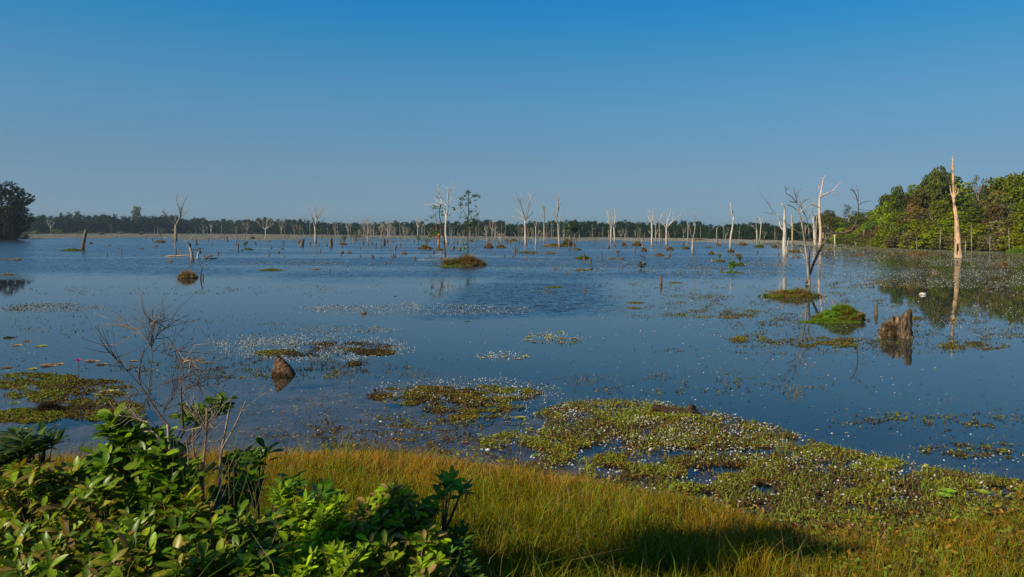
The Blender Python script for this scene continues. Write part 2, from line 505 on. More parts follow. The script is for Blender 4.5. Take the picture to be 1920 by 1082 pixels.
# ------------------------------------------------------------------ dead trees traced from their outlines
PALE = (.33, .28, .22); WHITE = (.46, .41, .345); BROWN = (.20, .135, .085); DARK = (.06, .045, .035); TAN = (.50, .34, .20); GREY = (.30, .25, .20)
def twigs(mb, pts, r, col, n, ln, seed):
    rs = np.random.RandomState(seed)
    pts = np.array([list(p) for p in pts])
    for _ in range(n):
        k = rs.randint(max(1, len(pts) // 2) - 1, len(pts) - 1) if len(pts) > 1 else 0
        t = rs.rand(); a = pts[k] * (1 - t) + pts[k + 1] * t
        d = pts[k + 1] - pts[k]; d = d / (np.linalg.norm(d) + 1e-9)
        d = d + rs.randn(3) * 0.75 + np.array([0, 0, 0.35]); d /= np.linalg.norm(d)
        L = ln * (0.4 + rs.rand())
        e1 = a + d * L * .5; d2 = d + rs.randn(3) * .35 + np.array([0, 0, .2])
        e2 = e1 + d2 * L * .5
        tube(mb, [a, e1, e2], [r, r * .75, r * .4], col, 4, 0.05, sub=False)

def traced(name, label, view, base, limbs, col, group=None, cat='dead tree', twig=2, depth=None, sides=8, seed=1, darkbase=True, taper_tips=True):
    bx, by = v2s(view, *base)
    P0 = gnd(bx, by)
    y0 = P0.y if depth is None else depth
    if depth is not None:
        P0 = at_y(bx, by, y0)
    k = VIEW[view][2]
    rt = empty(name, P0, label, cat, group)
    rs = np.random.RandomState(seed)
    first = True
    ends = {}
    for li in limbs:
        ra, rb, pts = li[0], li[1], li[2]
        c = li[3] if len(li) > 3 else col
        W3 = []; dy = 0.0
        # a limb that starts where another runs keeps that limb's depth
        q = min(ends.items(), key=lambda e: (e[0][0] - pts[0][0]) ** 2 + (e[0][1] - pts[0][1]) ** 2) if ends else None
        d0 = q[1] if q else 0.0
        slope = rs.uniform(-0.45, 0.45) if not first else 0.0
        acc = 0
        for i_, p in enumerate(pts):
            if i_:
                acc += math.hypot(p[0] - pts[i_ - 1][0], p[1] - pts[i_ - 1][1]) / k * mpp(y0)
            dy = d0 + slope * acc + (rs.randn() * 0.02 * acc if i_ else 0)
            sx, sy = v2s(view, p[0], p[1])
            v = at_y(sx, sy, y0 + dy)
            ends[(p[0], p[1])] = dy
            W3.append(v)
        n = len(pts)
        if len(pts[0]) > 2:
            rad = [p[2] / k * mpp(y0) for p in pts]
        else:
            rad = [(ra + (rb - ra) * (j / (n - 1))) / k * mpp(y0) * (.8 if view in 'BCEF' else 1) for j in range(n)]
        if first:
            W3[0] = W3[0] - Vector((0, 0, 0.35))
            rad[0] *= 1.15
        mb = MB()
        tube(mb, W3, rad, c, sides if first else max(5, sides - 2), 0.10 if first else 0.08)
        if not first and twig:
            L3 = acc if acc else 1
            twigs(mb, W3, max(rad[-1] * 0.6, 0.0035 * y0 / 60 if depth is None else .0015), c, twig + 2, max(0.25 * L3, 0.15), seed * 31 + len(ends))
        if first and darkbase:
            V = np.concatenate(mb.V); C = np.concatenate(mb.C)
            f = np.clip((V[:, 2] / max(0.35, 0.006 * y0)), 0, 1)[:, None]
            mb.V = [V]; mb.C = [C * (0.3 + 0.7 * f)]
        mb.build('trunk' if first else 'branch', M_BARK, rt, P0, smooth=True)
        first = False
    return rt

ROWG = None
traced('dead_tree', 'grey dead tree with antler limbs standing behind the floating snag', 'G', (238, 605),
  [[18, 14, [(238, 605), (238, 520), (240, 430)]], [10, 4, [(240, 430), (205, 400), (150, 345), (110, 305), (82, 270)]],
   [4, 2, [(135, 320), (118, 280), (105, 235)]], [11, 6, [(245, 425), (265, 390), (290, 340), (285, 290), (270, 235)]],
   [5, 2, [(270, 235), (250, 190), (245, 130), (262, 78)]], [4, 2, [(248, 150), (230, 120), (217, 97)]],
   [6, 3, [(290, 335), (300, 270), (312, 215), (335, 165), (370, 98)]], [4, 2, [(300, 270), (285, 230), (282, 198)]],
   [4, 2, [(315, 290), (316, 240)]], [7, 3, [(285, 345), (320, 310), (365, 290)]], [3, 2, [(340, 297), (365, 270), (395, 252)]],
   [5, 3, [(245, 400), (232, 360), (232, 310)]], [4, 3, [(222, 500), (215, 490), (195, 485)]]], (.30, .24, .17), twig=1)
traced('snag', 'thin crooked snag rising at the left end of the long floating log', 'G', (240, 760),
  [[9, 7, [(240, 760), (238, 690), (222, 640)]], [5, 2, [(222, 640), (200, 610), (183, 565)]], [5, 3, [(255, 755), (262, 730), (272, 715)]],
   [4, 3, [(272, 760), (298, 735), (292, 715), (270, 718)]]], GREY, cat='snag', twig=0)
traced('floating_log', 'long pale log lying flat left of the antlered snag', 'G', (250, 790),
  [[9, 8, [(85, 787), (150, 778), (200, 783), (300, 776), (405, 772)]]], (.30, .22, .14), cat='log', twig=0, darkbase=False)
traced('snag', 'pale broken snag with antler arms and a dark knob', 'G', (428, 830),
  [[21, 13, [(428, 832), (420, 760), (400, 690)]], [12, 7, [(400, 690), (385, 650), (350, 612)]], [10, 8, [(400, 685), (400, 640)], DARK],
   [8, 7, [(430, 712), (470, 712), (518, 695)], DARK], [11, 7, [(490, 812), (484, 770), (500, 730), (512, 700)]], [14, 12, [(508, 725), (514, 752)], DARK],
   [8, 5, [(430, 815), (520, 815)]]], (.36, .30, .25), cat='snag', twig=0)
traced('driftwood', 'dark lumpy root mass floating right of the antlered snag', 'G', (590, 815),
  [[9, 6, [(545, 816), (600, 814), (695, 806)]], [16, 9, [(560, 812), (595, 795), (625, 775)]], [7, 5, [(620, 780), (655, 775)]], [6, 5, [(632, 802), (645, 780)]]],
  (.12, .085, .06), cat='root', twig=0, darkbase=False)
traced('stake', 'tall crooked stake beside the hay coloured tussock', 'G', (517, 1032), [[8, 4, [(517, 1032), (521, 980), (536, 930), (548, 895)]]], DARK, cat='stake', twig=0)
traced('stake', 'short stake right beside the tall crooked stake', 'G', (545, 1034), [[7, 6, [(545, 1034), (546, 980)]]], DARK, cat='stake', twig=0)
traced('dead_tree', 'dark leaning broken trunk on a grassy patch at left', 'A', (612, 600),
  [[14, 10, [(612, 600), (630, 520), (648, 445)]], [2, 1, [(645, 450), (640, 400), (632, 375)]], [2, 1, [(650, 450), (670, 410), (685, 390)]]], (.14, .11, .08), twig=3)
traced('stake', 'thin stake right against the leaning trunk', 'A', (628, 606), [[4, 3, [(628, 606), (636, 545)]]], DARK, cat='stake', twig=0)
traced('dead_tree', 'bare tree with a wide fan of limbs left of the big white tree', 'B', (447, 543),
  [[11, 9, [(447, 543), (446, 470), (443, 420)]], [8, 5, [(443, 420), (430, 380), (415, 345)]], [4, 2, [(430, 385), (395, 370), (350, 357), (315, 352)]],
   [5, 2, [(430, 370), (405, 320), (385, 262)]], [4, 2, [(440, 350), (435, 300), (418, 257)]], [4, 2, [(445, 345), (450, 300), (440, 256)]],
   [4, 2, [(450, 350), (465, 320), (470, 285)]], [6, 2, [(450, 380), (480, 320), (520, 254)]], [4, 2, [(470, 350), (500, 300), (515, 290)]],
   [4, 2, [(455, 410), (490, 380), (518, 360)]], [8, 5, [(443, 420), (455, 380), (450, 340)]]], (.40, .34, .28), twig=2)
traced('dead_tree', 'tall white bare tree rising behind the leafy island', 'F', (358, 772),
  [[17, 13, [(358, 775), (337, 680), (332, 580), (345, 460)]], [11, 4, [(343, 470), (320, 390), (302, 300), (270, 230), (245, 150), (248, 92)]],
   [11, 8, [(345, 460), (357, 380), (355, 280), (365, 180)]], [6, 3, [(365, 180), (350, 150), (305, 102)]], [6, 3, [(365, 180), (400, 140), (460, 122)]],
   [4, 2, [(385, 155), (375, 110), (403, 52)]], [6, 3, [(345, 335), (300, 300), (240, 290), (212, 245)]], [5, 3, [(300, 250), (235, 245), (206, 213)]],
   [6, 3, [(330, 360), (240, 330), (180, 310), (130, 335), (85, 310)]], [8, 4, [(368, 460), (400, 400), (460, 370), (490, 345)]],
   [4, 2, [(468, 365), (520, 350), (580, 345)]], [5, 3, [(372, 350), (400, 290), (400, 210), (430, 200)]], [3, 2, [(400, 280), (440, 255), (475, 220)]],
   [5, 3, [(357, 520), (375, 500), (400, 483)]], [3, 2, [(262, 220), (240, 170), (225, 160)]]], WHITE, twig=4, sides=9, seed=5)

def leaf_clumps(mb, view, y0, spots, col, n=26, size=0.16, seed=3):
    k = VIEW[view][2]; rs = np.random.RandomState(seed)
    for sx_, sy_, r in spots:
        px, py = v2s(view, sx_, sy_); c = np.array(at_y(px, py, y0 + rs.uniform(-.5, .5)))
        R_ = r / k * mpp(y0)
        m_ = max(6, int(n * (r / 25.0) ** 1.5))
        p = c + rs.randn(m_, 3) * R_ * 0.5 * np.array([1, 1, .7])
        nr = rs.randn(m_, 3); nr[:, 2] = np.abs(nr[:, 2]) + .5; nr /= np.linalg.norm(nr, axis=1, keepdims=True)
        d = np.cross(nr, rs.randn(m_, 3))
        cc = np.array(col) * (0.6 + 0.8 * rs.rand(m_, 1))
        leaves(mb, p, d, nr, size * (0.7 + .6 * rs.rand(m_)), size * 0.55 * np.ones(m_), 0.3 * np.ones(m_), cc)

t = traced('young_tree', 'dark leaning tree with sparse leaves at the island left end', 'F', (337, 905),
  [[11, 6, [(337, 905), (322, 800), (318, 680), (295, 570), (268, 480), (262, 400), (278, 320)]], [5, 3, [(318, 770), (300, 745), (268, 735)]],
   [4, 2, [(295, 575), (250, 572), (185, 575)]], [3, 2, [(270, 520), (225, 500), (218, 420)]], [3, 2, [(262, 405), (225, 405), (200, 460)]],
   [3, 1.5, [(278, 360), (220, 370), (155, 350)]], [3, 1.5, [(300, 590), (300, 480), (310, 430)]]], (.045, .035, .028), cat='tree', twig=3, darkbase=False)
mb = MB(); leaf_clumps(mb, 'F', t.location.y, [(180, 460, 22), (215, 350, 22), (300, 395, 20), (300, 440, 16), (200, 640, 36), (240, 630, 24), (170, 680, 24), (125, 495, 12), (290, 350, 14), (185, 540, 20), (310, 545, 12), (250, 345, 14)], (.085, .14, .02), 30, .26)
mb.build('foliage', M_LEAF2, t, t.location)
t = traced('young_tree', 'slim dark tree with leaf clusters at the island right end', 'F', (588, 915),
  [[8, 4, [(588, 915), (583, 720), (588, 560), (590, 400), (592, 270), (590, 185)]], [4, 2, [(588, 500), (550, 420), (520, 365)]],
   [4, 1.5, [(582, 495), (520, 460), (455, 400)]], [4, 2, [(588, 500), (650, 490), (700, 450), (718, 390)]], [3, 1.5, [(590, 390), (640, 390), (700, 345)]],
   [3, 1.5, [(591, 260), (640, 240), (700, 230)]], [3, 1.5, [(590, 270), (550, 260), (500, 260)]], [3, 2, [(588, 800), (660, 800), (740, 795), (757, 760)]],
   [3, 1.5, [(590, 340), (540, 330), (500, 320)]], [2, 1, [(588, 620), (640, 560), (660, 520)]]], (.05, .04, .03), cat='tree', twig=4, darkbase=False, seed=8)
mb = MB()
leaf_clumps(mb, 'F', t.location.y, [(590 + 95 * math.sin(q * 2.1), 205 + q * 19, 9 + 7 * (q % 3 == 0)) for q in range(22)], (.07, .10, .022), 16, .24, seed=14)
leaf_clumps(mb, 'F', t.location.y, [(570, 180, 26), (602, 188, 20), (550, 215, 18), (650, 225, 20), (685, 215, 18), (708, 235, 16), (512, 255, 20), (500, 320, 22), (605, 300, 20), (575, 310, 14), (430, 365, 18), (610, 405, 20), (690, 430, 14), (580, 520, 34), (600, 560, 26), (640, 490, 30), (655, 540, 20), (580, 600, 18), (570, 470, 16)], (.07, .10, .022), 30, .26, seed=4)
leaf_clumps(mb, 'F', t.location.y, [(550, 815, 26), (540, 870, 20), (650, 830, 18), (570, 800, 18)], (.13, .24, .03), 26, .24, seed=9)
mb.build('foliage', M_LEAF2, t, t.location)
t = traced('dead_tree', 'orange brown broken trunk left of the white tree', 'F', (250, 802),
  [[18, 13, [(250, 802), (256, 740), (262, 650)]], [7, 3, [(246, 720), (228, 600), (220, 420)]], [8, 4, [(250, 720), (215, 700), (185, 690)]]], (.45, .20, .08), twig=0)

traced('dead_tree', 'forked bare tree with two tall arms right of the island', 'C', (103, 560),
  [[12, 8, [(103, 560), (100, 470), (98, 380)]], [7, 3, [(98, 370), (75, 290), (58, 240), (38, 198)]], [3, 2, [(60, 245), (75, 200), (68, 170)]],
   [6, 3, [(105, 370), (118, 300), (130, 250), (150, 185)]], [3, 2, [(148, 195), (128, 172)]], [2, 2, [(150, 185), (172, 180)]],
   [4, 2, [(95, 355), (60, 310), (28, 290)]], [4, 2, [(95, 375), (50, 350), (0, 343)]], [3, 2, [(110, 360), (140, 335), (158, 312)]], [2, 1.5, [(70, 240), (130, 208)]]], (.46, .38, .31), twig=2)
traced('dead_tree', 'thin white sapling skeleton on a low olive patch', 'C', (175, 598),
  [[6, 4, [(175, 600), (180, 500), (178, 420)]], [3, 2, [(178, 420), (165, 395), (158, 380)]], [3, 2, [(180, 420), (188, 370), (175, 345)]],
   [3, 2, [(180, 540), (160, 520), (145, 500)]], [3, 2, [(182, 500), (200, 460), (215, 450)]]], WHITE, twig=3, sides=6)
traced('dead_tree', 'slender pale tree with a forked tip between two taller bare trees', 'C', (243, 530),
  [[9, 6, [(243, 530), (242, 450), (240, 400)]], [5, 3, [(240, 400), (245, 330), (240, 290), (225, 260)]], [3, 2, [(243, 330), (246, 278)]],
   [3, 2, [(235, 350), (213, 318)]], [3, 2, [(243, 430), (265, 402), (272, 395)]]], PALE, twig=3, sides=6)
traced('dead_tree', 'tall greyish tree with a pointed tip beside the bushy green crown', 'C', (355, 572),
  [[10, 8, [(355, 572), (352, 480), (345, 400)]], [7, 5, [(345, 400), (332, 370), (345, 300), (347, 230)]], [3, 2, [(347, 230), (350, 170)]],
   [3, 2, [(347, 240), (335, 208)]], [3, 1.5, [(348, 255), (370, 248), (382, 258)]], [5, 3, [(335, 370), (320, 330), (310, 292)]], [4, 2, [(352, 400), (362, 370), (360, 318)]]], (.40, .32, .25), twig=3)
traced('dead_tree', 'white tree with several upright prongs, left one of a close pair', 'C', (743, 540),
  [[8, 6, [(743, 540), (742, 460), (745, 420)]], [5, 2, [(745, 420), (725, 370), (705, 295)]], [4, 2, [(735, 395), (722, 340), (718, 300)]],
   [4, 2, [(746, 420), (760, 360), (750, 270)]], [3, 2, [(725, 400), (715, 370)]]], WHITE, twig=4, seed=3)
traced('dead_tree', 'white tree with a straight tall prong, right one of a close pair', 'C', (770, 535),
  [[8, 6, [(770, 535), (768, 450), (762, 420)]], [5, 2, [(765, 420), (775, 370), (770, 293)]], [4, 2, [(765, 430), (748, 390), (742, 350)]], [3, 2, [(768, 440), (780, 400)]]], WHITE, twig=4, seed=4)
traced('dead_tree', 'white tree whose crown splits into four upright arms', 'C', (1048, 565),
  [[9, 7, [(1048, 565), (1050, 470), (1048, 400)]], [5, 2, [(1048, 400), (1022, 350), (1020, 328)]], [4, 2, [(1050, 400), (1045, 340), (1028, 293)]],
   [4, 2, [(1052, 395), (1060, 340), (1056, 290)]], [3, 2, [(1055, 400), (1075, 350), (1068, 310), (1085, 315)]], [3, 2, [(1046, 480), (1022, 450)]]], WHITE, twig=3, seed=6)
traced('dead_tree', 'bare trunk between two white crowned dead trees, the shorter one', 'C', (1080, 545), [[5, 4, [(1080, 545), (1078, 480), (1078, 400)]], [4, 2, [(1080, 480), (1095, 440)]]], PALE, twig=1, sides=6)
traced('dead_tree', 'bare trunk right against the wide armed white tree', 'C', (1110, 552), [[6, 4, [(1110, 552), (1106, 450), (1104, 380)]], [3, 2, [(1104, 390), (1080, 365)]], [3, 2, [(1106, 380), (1108, 348)]]], PALE, twig=1, sides=6)
traced('dead_tree', 'white tree with a long arm reaching up to the right', 'C', (1160, 560),
  [[10, 8, [(1160, 562), (1158, 480), (1158, 430)]], [6, 3, [(1158, 430), (1130, 395), (1112, 365), (1140, 312)]], [5, 2, [(1160, 425), (1168, 380), (1160, 320)]],
   [4, 2, [(1168, 375), (1185, 330), (1192, 283)]], [6, 2, [(1165, 425), (1200, 385), (1240, 350), (1282, 320)]], [3, 2, [(1205, 380), (1210, 330), (1215, 288)]], [3, 2, [(1130, 395), (1090, 370)]]], WHITE, twig=2, seed=2)
traced('dead_tree', 'dark based trunk with a thin spike, standing in open water', 'C', (1355, 630),
  [[11, 8, [(1355, 632), (1356, 560), (1355, 510)]], [5, 2, [(1355, 510), (1340, 470), (1333, 420)]], [6, 4, [(1358, 510), (1372, 450), (1375, 400)]], [3, 1.5, [(1375, 400), (1373, 300)]]], PALE, twig=2)
traced('dead_tree', 'pale trunk with one short side arm behind the spiked trunk', 'C', (1318, 545),
  [[6, 4, [(1318, 545), (1320, 480), (1320, 398)]], [3, 2, [(1318, 470), (1300, 455), (1288, 450)]], [3, 2, [(1320, 430), (1335, 400)]]], PALE, twig=2, sides=6)
traced('dead_tree', 'tall white bent trunk with a broken tip standing alone', 'C', (1635, 585),
  [[10, 8, [(1635, 585), (1640, 500), (1655, 420), (1662, 345)]], [8, 4, [(1662, 345), (1645, 315), (1645, 280), (1636, 243)]], [5, 3, [(1648, 325), (1660, 298)]], [4, 3, [(1660, 350), (1645, 330)]]], WHITE, twig=0)
traced('dead_tree', 'pale tree with arms spreading left, left one of a touching pair', 'C', (1838, 540),
  [[7, 5, [(1838, 540), (1838, 470), (1835, 440)]], [5, 2, [(1835, 445), (1810, 420), (1783, 390)]], [4, 2, [(1835, 440), (1830, 390), (1840, 340)]], [3, 2, [(1815, 425), (1795, 415)]]], WHITE, twig=3)
traced('dead_tree', 'pale tree leaning right, right one of a touching pair', 'C', (1858, 522),
  [[6, 4, [(1858, 522), (1865, 440), (1868, 400)]], [4, 2, [(1868, 400), (1855, 350)]], [4, 2, [(1870, 400), (1882, 360), (1895, 350)]]], WHITE, twig=3, seed=9)
traced('dead_tree', 'short pale trunk with a crooked tip left of the tall bent trunk', 'C', (1536, 547), [[6, 4, [(1536, 547), (1535, 490), (1536, 440)]], [4, 2, [(1536, 440), (1548, 418)]]], PALE, twig=0, sides=6)

traced('dead_tree', 'stout white trunk with a curled left limb and dark water line', 'E', (188, 728),
  [[24, 15, [(188, 730), (185, 600), (188, 500), (183, 390)]], [11, 6, [(183, 390), (187, 320), (165, 280)]], [9, 4, [(180, 505), (150, 480), (140, 430), (120, 370)]],
   [7, 4, [(205, 725), (208, 620), (222, 575)]], [4, 2, [(195, 520), (212, 480)]]], WHITE, twig=2, sides=9)
traced('dead_tree', 'yellowish bare trunk behind the stout white trunk', 'E', (250, 615), [[9, 7, [(250, 617), (252, 500), (247, 420), (245, 375)]], [4, 3, [(250, 490), (264, 480)]], [3, 2, [(248, 470), (238, 450)]]], (.46, .33, .16), twig=1)
traced('dead_tree', 'pale double stemmed bare tree left of the tall pinkish trunk', 'E', (442, 640),
  [[12, 8, [(442, 642), (435, 500), (428, 390)]], [7, 4, [(428, 390), (415, 340), (410, 300)]], [8, 4, [(448, 635), (452, 500), (458, 380)]], [4, 3, [(430, 400), (450, 370)]]], WHITE, twig=2)
traced('dead_tree', 'tall pinkish bare tree with a crooked right arm behind the foreground tree', 'E', (485, 645),
  [[16, 11, [(485, 645), (492, 500), (480, 400), (480, 320)]], [11, 9, [(480, 320), (480, 220)]], [9, 5, [(480, 240), (500, 150), (510, 80)]], [4, 2, [(508, 75), (525, 48), (535, 40)]],
   [4, 2, [(508, 75), (495, 70), (472, 68)]], [9, 4, [(485, 225), (540, 190), (590, 175)]], [4, 2, [(590, 175), (640, 115), (660, 100)]], [3, 2, [(575, 182), (605, 190), (628, 203)]],
   [8, 5, [(478, 310), (430, 290), (405, 280)]], [4, 2, [(480, 160), (470, 120)]]], (.58, .42, .31), twig=2, sides=9, seed=3)
traced('dead_tree', 'thin foreground tree with a curved right limb rooted on a grass mound', 'E', (392, 962),
  [[15, 6, [(395, 965), (388, 870), (378, 780), (360, 640), (345, 530), (330, 440), (305, 350), (290, 270)], (.25, .205, .16)], [5, 3, [(290, 270), (235, 210), (190, 190), (200, 145)], (.10, .08, .07)],
   [5, 3, [(290, 270), (255, 268), (228, 256)], (.10, .08, .07)], [5, 3, [(290, 335), (250, 300), (200, 290)], (.10, .08, .07)], [5, 3, [(290, 265), (275, 200), (262, 138)], (.10, .08, .07)],
   [4, 2, [(290, 230), (300, 180), (320, 155)], (.16, .13, .11)], [5, 3, [(310, 310), (350, 250), (382, 245)], (.16, .13, .11)], [7, 3, [(315, 355), (370, 300), (455, 262)], (.40, .33, .27)],
   [18, 10, [(372, 950), (400, 860), (430, 780), (490, 660), (560, 545), (600, 530)], (.13, .10, .07)], [8, 4, [(600, 530), (720, 525), (770, 480), (800, 420), (812, 310), (800, 230), (770, 170), (738, 160)], (.12, .09, .07)],
   [4, 2, [(812, 290), (860, 262), (920, 255)], (.12, .1, .09)], [8, 5, [(392, 900), (395, 760), (398, 560), (375, 410)], (.30, .25, .2)], [5, 3, [(375, 410), (330, 320), (315, 260)], (.12, .10, .08)],
   [6, 3, [(380, 780), (360, 640), (360, 460)], (.38, .32, .25)], [4, 2, [(350, 555), (240, 475), (140, 400), (75, 335), (38, 258)], (.13, .11, .1)], [3, 1.5, [(90, 365), (50, 360), (0, 352)], (.13, .11, .1)],
   [4, 2, [(360, 745), (330, 690), (315, 660)], (.4, .34, .26)], [4, 2, [(395, 700), (440, 650), (500, 625)], (.16, .13, .1)], [3, 1, [(360, 560), (400, 520), (440, 480)], (.14, .12, .1)]],
  (.30, .25, .2), twig=4, sides=9, seed=12, darkbase=False)
traced('dead_tree', 'small white trunk with a hooked left arm at the forest edge', 'E', (612, 655), [[8, 6, [(612, 657), (610, 590), (606, 540)]], [5, 2, [(606, 540), (560, 490), (520, 465)]], [3, 2, [(608, 560), (622, 540)]]], (.5, .45, .38), twig=1)
t = traced('dead_tree', 'very tall tan dead trunk with a hollow base before the forest', 'H', (282, 998),
  [[33, 4, [(282, 998, 34), (277, 880, 27), (270, 740, 21), (262, 620, 17), (244, 520, 14), (240, 485, 11), (236, 450, 16), (240, 400, 13), (232, 320, 10), (230, 240, 11), (230, 150, 9), (229, 55, 3.5)]],
   [8, 3, [(238, 460), (256, 410), (258, 345)]], [7, 3, [(245, 460), (268, 410), (283, 362)]], [8, 3, [(235, 455), (212, 400), (203, 340)]],
   [6, 2, [(228, 220), (212, 195), (205, 162)]], [5, 2, [(235, 325), (215, 312), (198, 310)]], [4, 2, [(240, 300), (255, 298)]]], (.50, .33, .19), twig=2, sides=12, seed=2, darkbase=False)
# the hollow at its foot, a patch on the trunk front coloured dark for the shade inside
y0 = t.location.y; hm = MB()
us = np.linspace(0, 2 * np.pi, 15)[:-1]
pts = []
for ring, dep in ((1.0, -0.30), (0.8, -0.27), (0.35, -0.24)):
    for a in us:
        s_x, s_y = v2s('H', 274 + 12 * ring * math.cos(a) * (1 + .1 * math.sin(3 * a)), 930 + 66 * ring * math.sin(a))
        pts.append(at_y(s_x, s_y, y0 - 27 / 4.917 * mpp(y0) - 0.04 + (1 - ring) * 0.05))
F4 = [[r_ * 14 + q, r_ * 14 + (q + 1) % 14, r_ * 14 + 14 + (q + 1) % 14, r_ * 14 + 14 + q] for r_ in range(2) for q in range(14)]
hm.add(np.array([list(p) for p in pts]), {4: F4, 3: [[28, 28 + q, 28 + q + 1] for q in range(1, 13)]}, (.035, .022, .016))
hm.build('hollow', M_BARK, t, t.location)
traced('dead_tree', 'short white post with a crosswise arm right of the very tall trunk', 'H', (345, 950), [[6, 5, [(345, 950), (346, 900), (347, 848)]], [4, 4, [(345, 865), (325, 862), (304, 862)]]], PALE, twig=0, sides=6)

# ------------------------------------------------------------------ other dead trees, built by kind
def make_dead(rs, kind, h, w, col):
    """limbs in metres around the base; returns trunk limb and branch limbs"""
    L = []
    if kind == 'post':
        lean = rs.uniform(-.08, .08); r = max(.09, h * .022)
        L.append(([(0, 0, -.3), (lean * h * .5, 0, h * .5), (lean * h, rs.uniform(-.1, .1), h)], r * 1.15, r * .55))
        if rs.rand() < .5:
            z = h * rs.uniform(.55, .9); s = rs.choice([-1, 1])
            L.append(([(lean * z, 0, z), (lean * z + s * w * .3, .1, z + h * .08)], r * .5, r * .3))
        return L
    th_ = h * rs.uniform(.38, .52); r = max(.13, h * .028)
    lean = rs.uniform(-.06, .06)
    if kind == 'bent': lean = rs.uniform(.1, .2) * rs.choice([-1, 1])
    L.append(([(0, 0, -.3), (lean * th_ * .4, 0, th_ * .5), (lean * th_, 0, th_)], r * 1.2, r * .85))
    n = {'fork': 3, 'fan': 6, 'bent': 2, 'multi': 5}[kind]
    for q in range(n):
        a = -1 + 2 * (q + .5) / n + rs.uniform(-.2, .2)
        hh = h * rs.uniform(.8, 1.0) if abs(a) < .7 else h * rs.uniform(.65, .9)
        x1 = lean * th_ + a * w * .5; yy = rs.uniform(-.35, .35) * w
        b0 = (lean * th_ * .9, 0, th_ * rs.uniform(.75, 1.0))
        zz = b0[2]
        pts = [b0, (b0[0] + a * w * .28, yy * .4, zz + (hh - zz) * .35), (b0[0] + a * w * .38 + rs.uniform(-.1, .1) * w, yy * .8, zz + (hh - zz) * .7), (x1 + rs.uniform(-.08, .08) * w, yy, hh)]
        L.append((pts, r * .62, r * .18))
        if rs.rand() < .8:
            p = pts[2]; s = rs.choice([-1, 1])
            L.append(([p, (p[0] + s * w * .12, p[1], p[2] + h * .06), (p[0] + s * w * .18, p[1] + .2, p[2] + h * .13)], r * .3, r * .14))
    return L

def dead(px, py, hpx, kind, wpx, label, col=WHITE, name=None, group=None, seed=None, minr=0.0):
    P0 = gnd(px, py); mp_ = mpp(P0.y); h = hpx * mp_; w = wpx * mp_
    rs = np.random.RandomState(seed if seed is not None else int(px * 7 + py))
    L = make_dead(rs, kind, h, w, col)
    rt = empty(name or 'dead_tree', P0, label, 'dead tree', group)
    for q, (pts, ra, rb) in enumerate(L):
        mb = MB()
        ra = max(ra * .65, 0.28 * mp_) ; rb = max(rb * .5, 0.12 * mp_)
        rad = np.linspace(ra, rb, len(pts))
        tube(mb, pts, rad, col, 6, .08)
        if q and hpx > 18:
            twigs(mb, pts, rb * .7, col, 8, h * .09, int(px) + q)
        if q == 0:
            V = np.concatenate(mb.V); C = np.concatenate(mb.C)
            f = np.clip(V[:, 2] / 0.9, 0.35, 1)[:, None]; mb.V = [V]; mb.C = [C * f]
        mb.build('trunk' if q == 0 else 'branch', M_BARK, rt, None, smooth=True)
    return rt

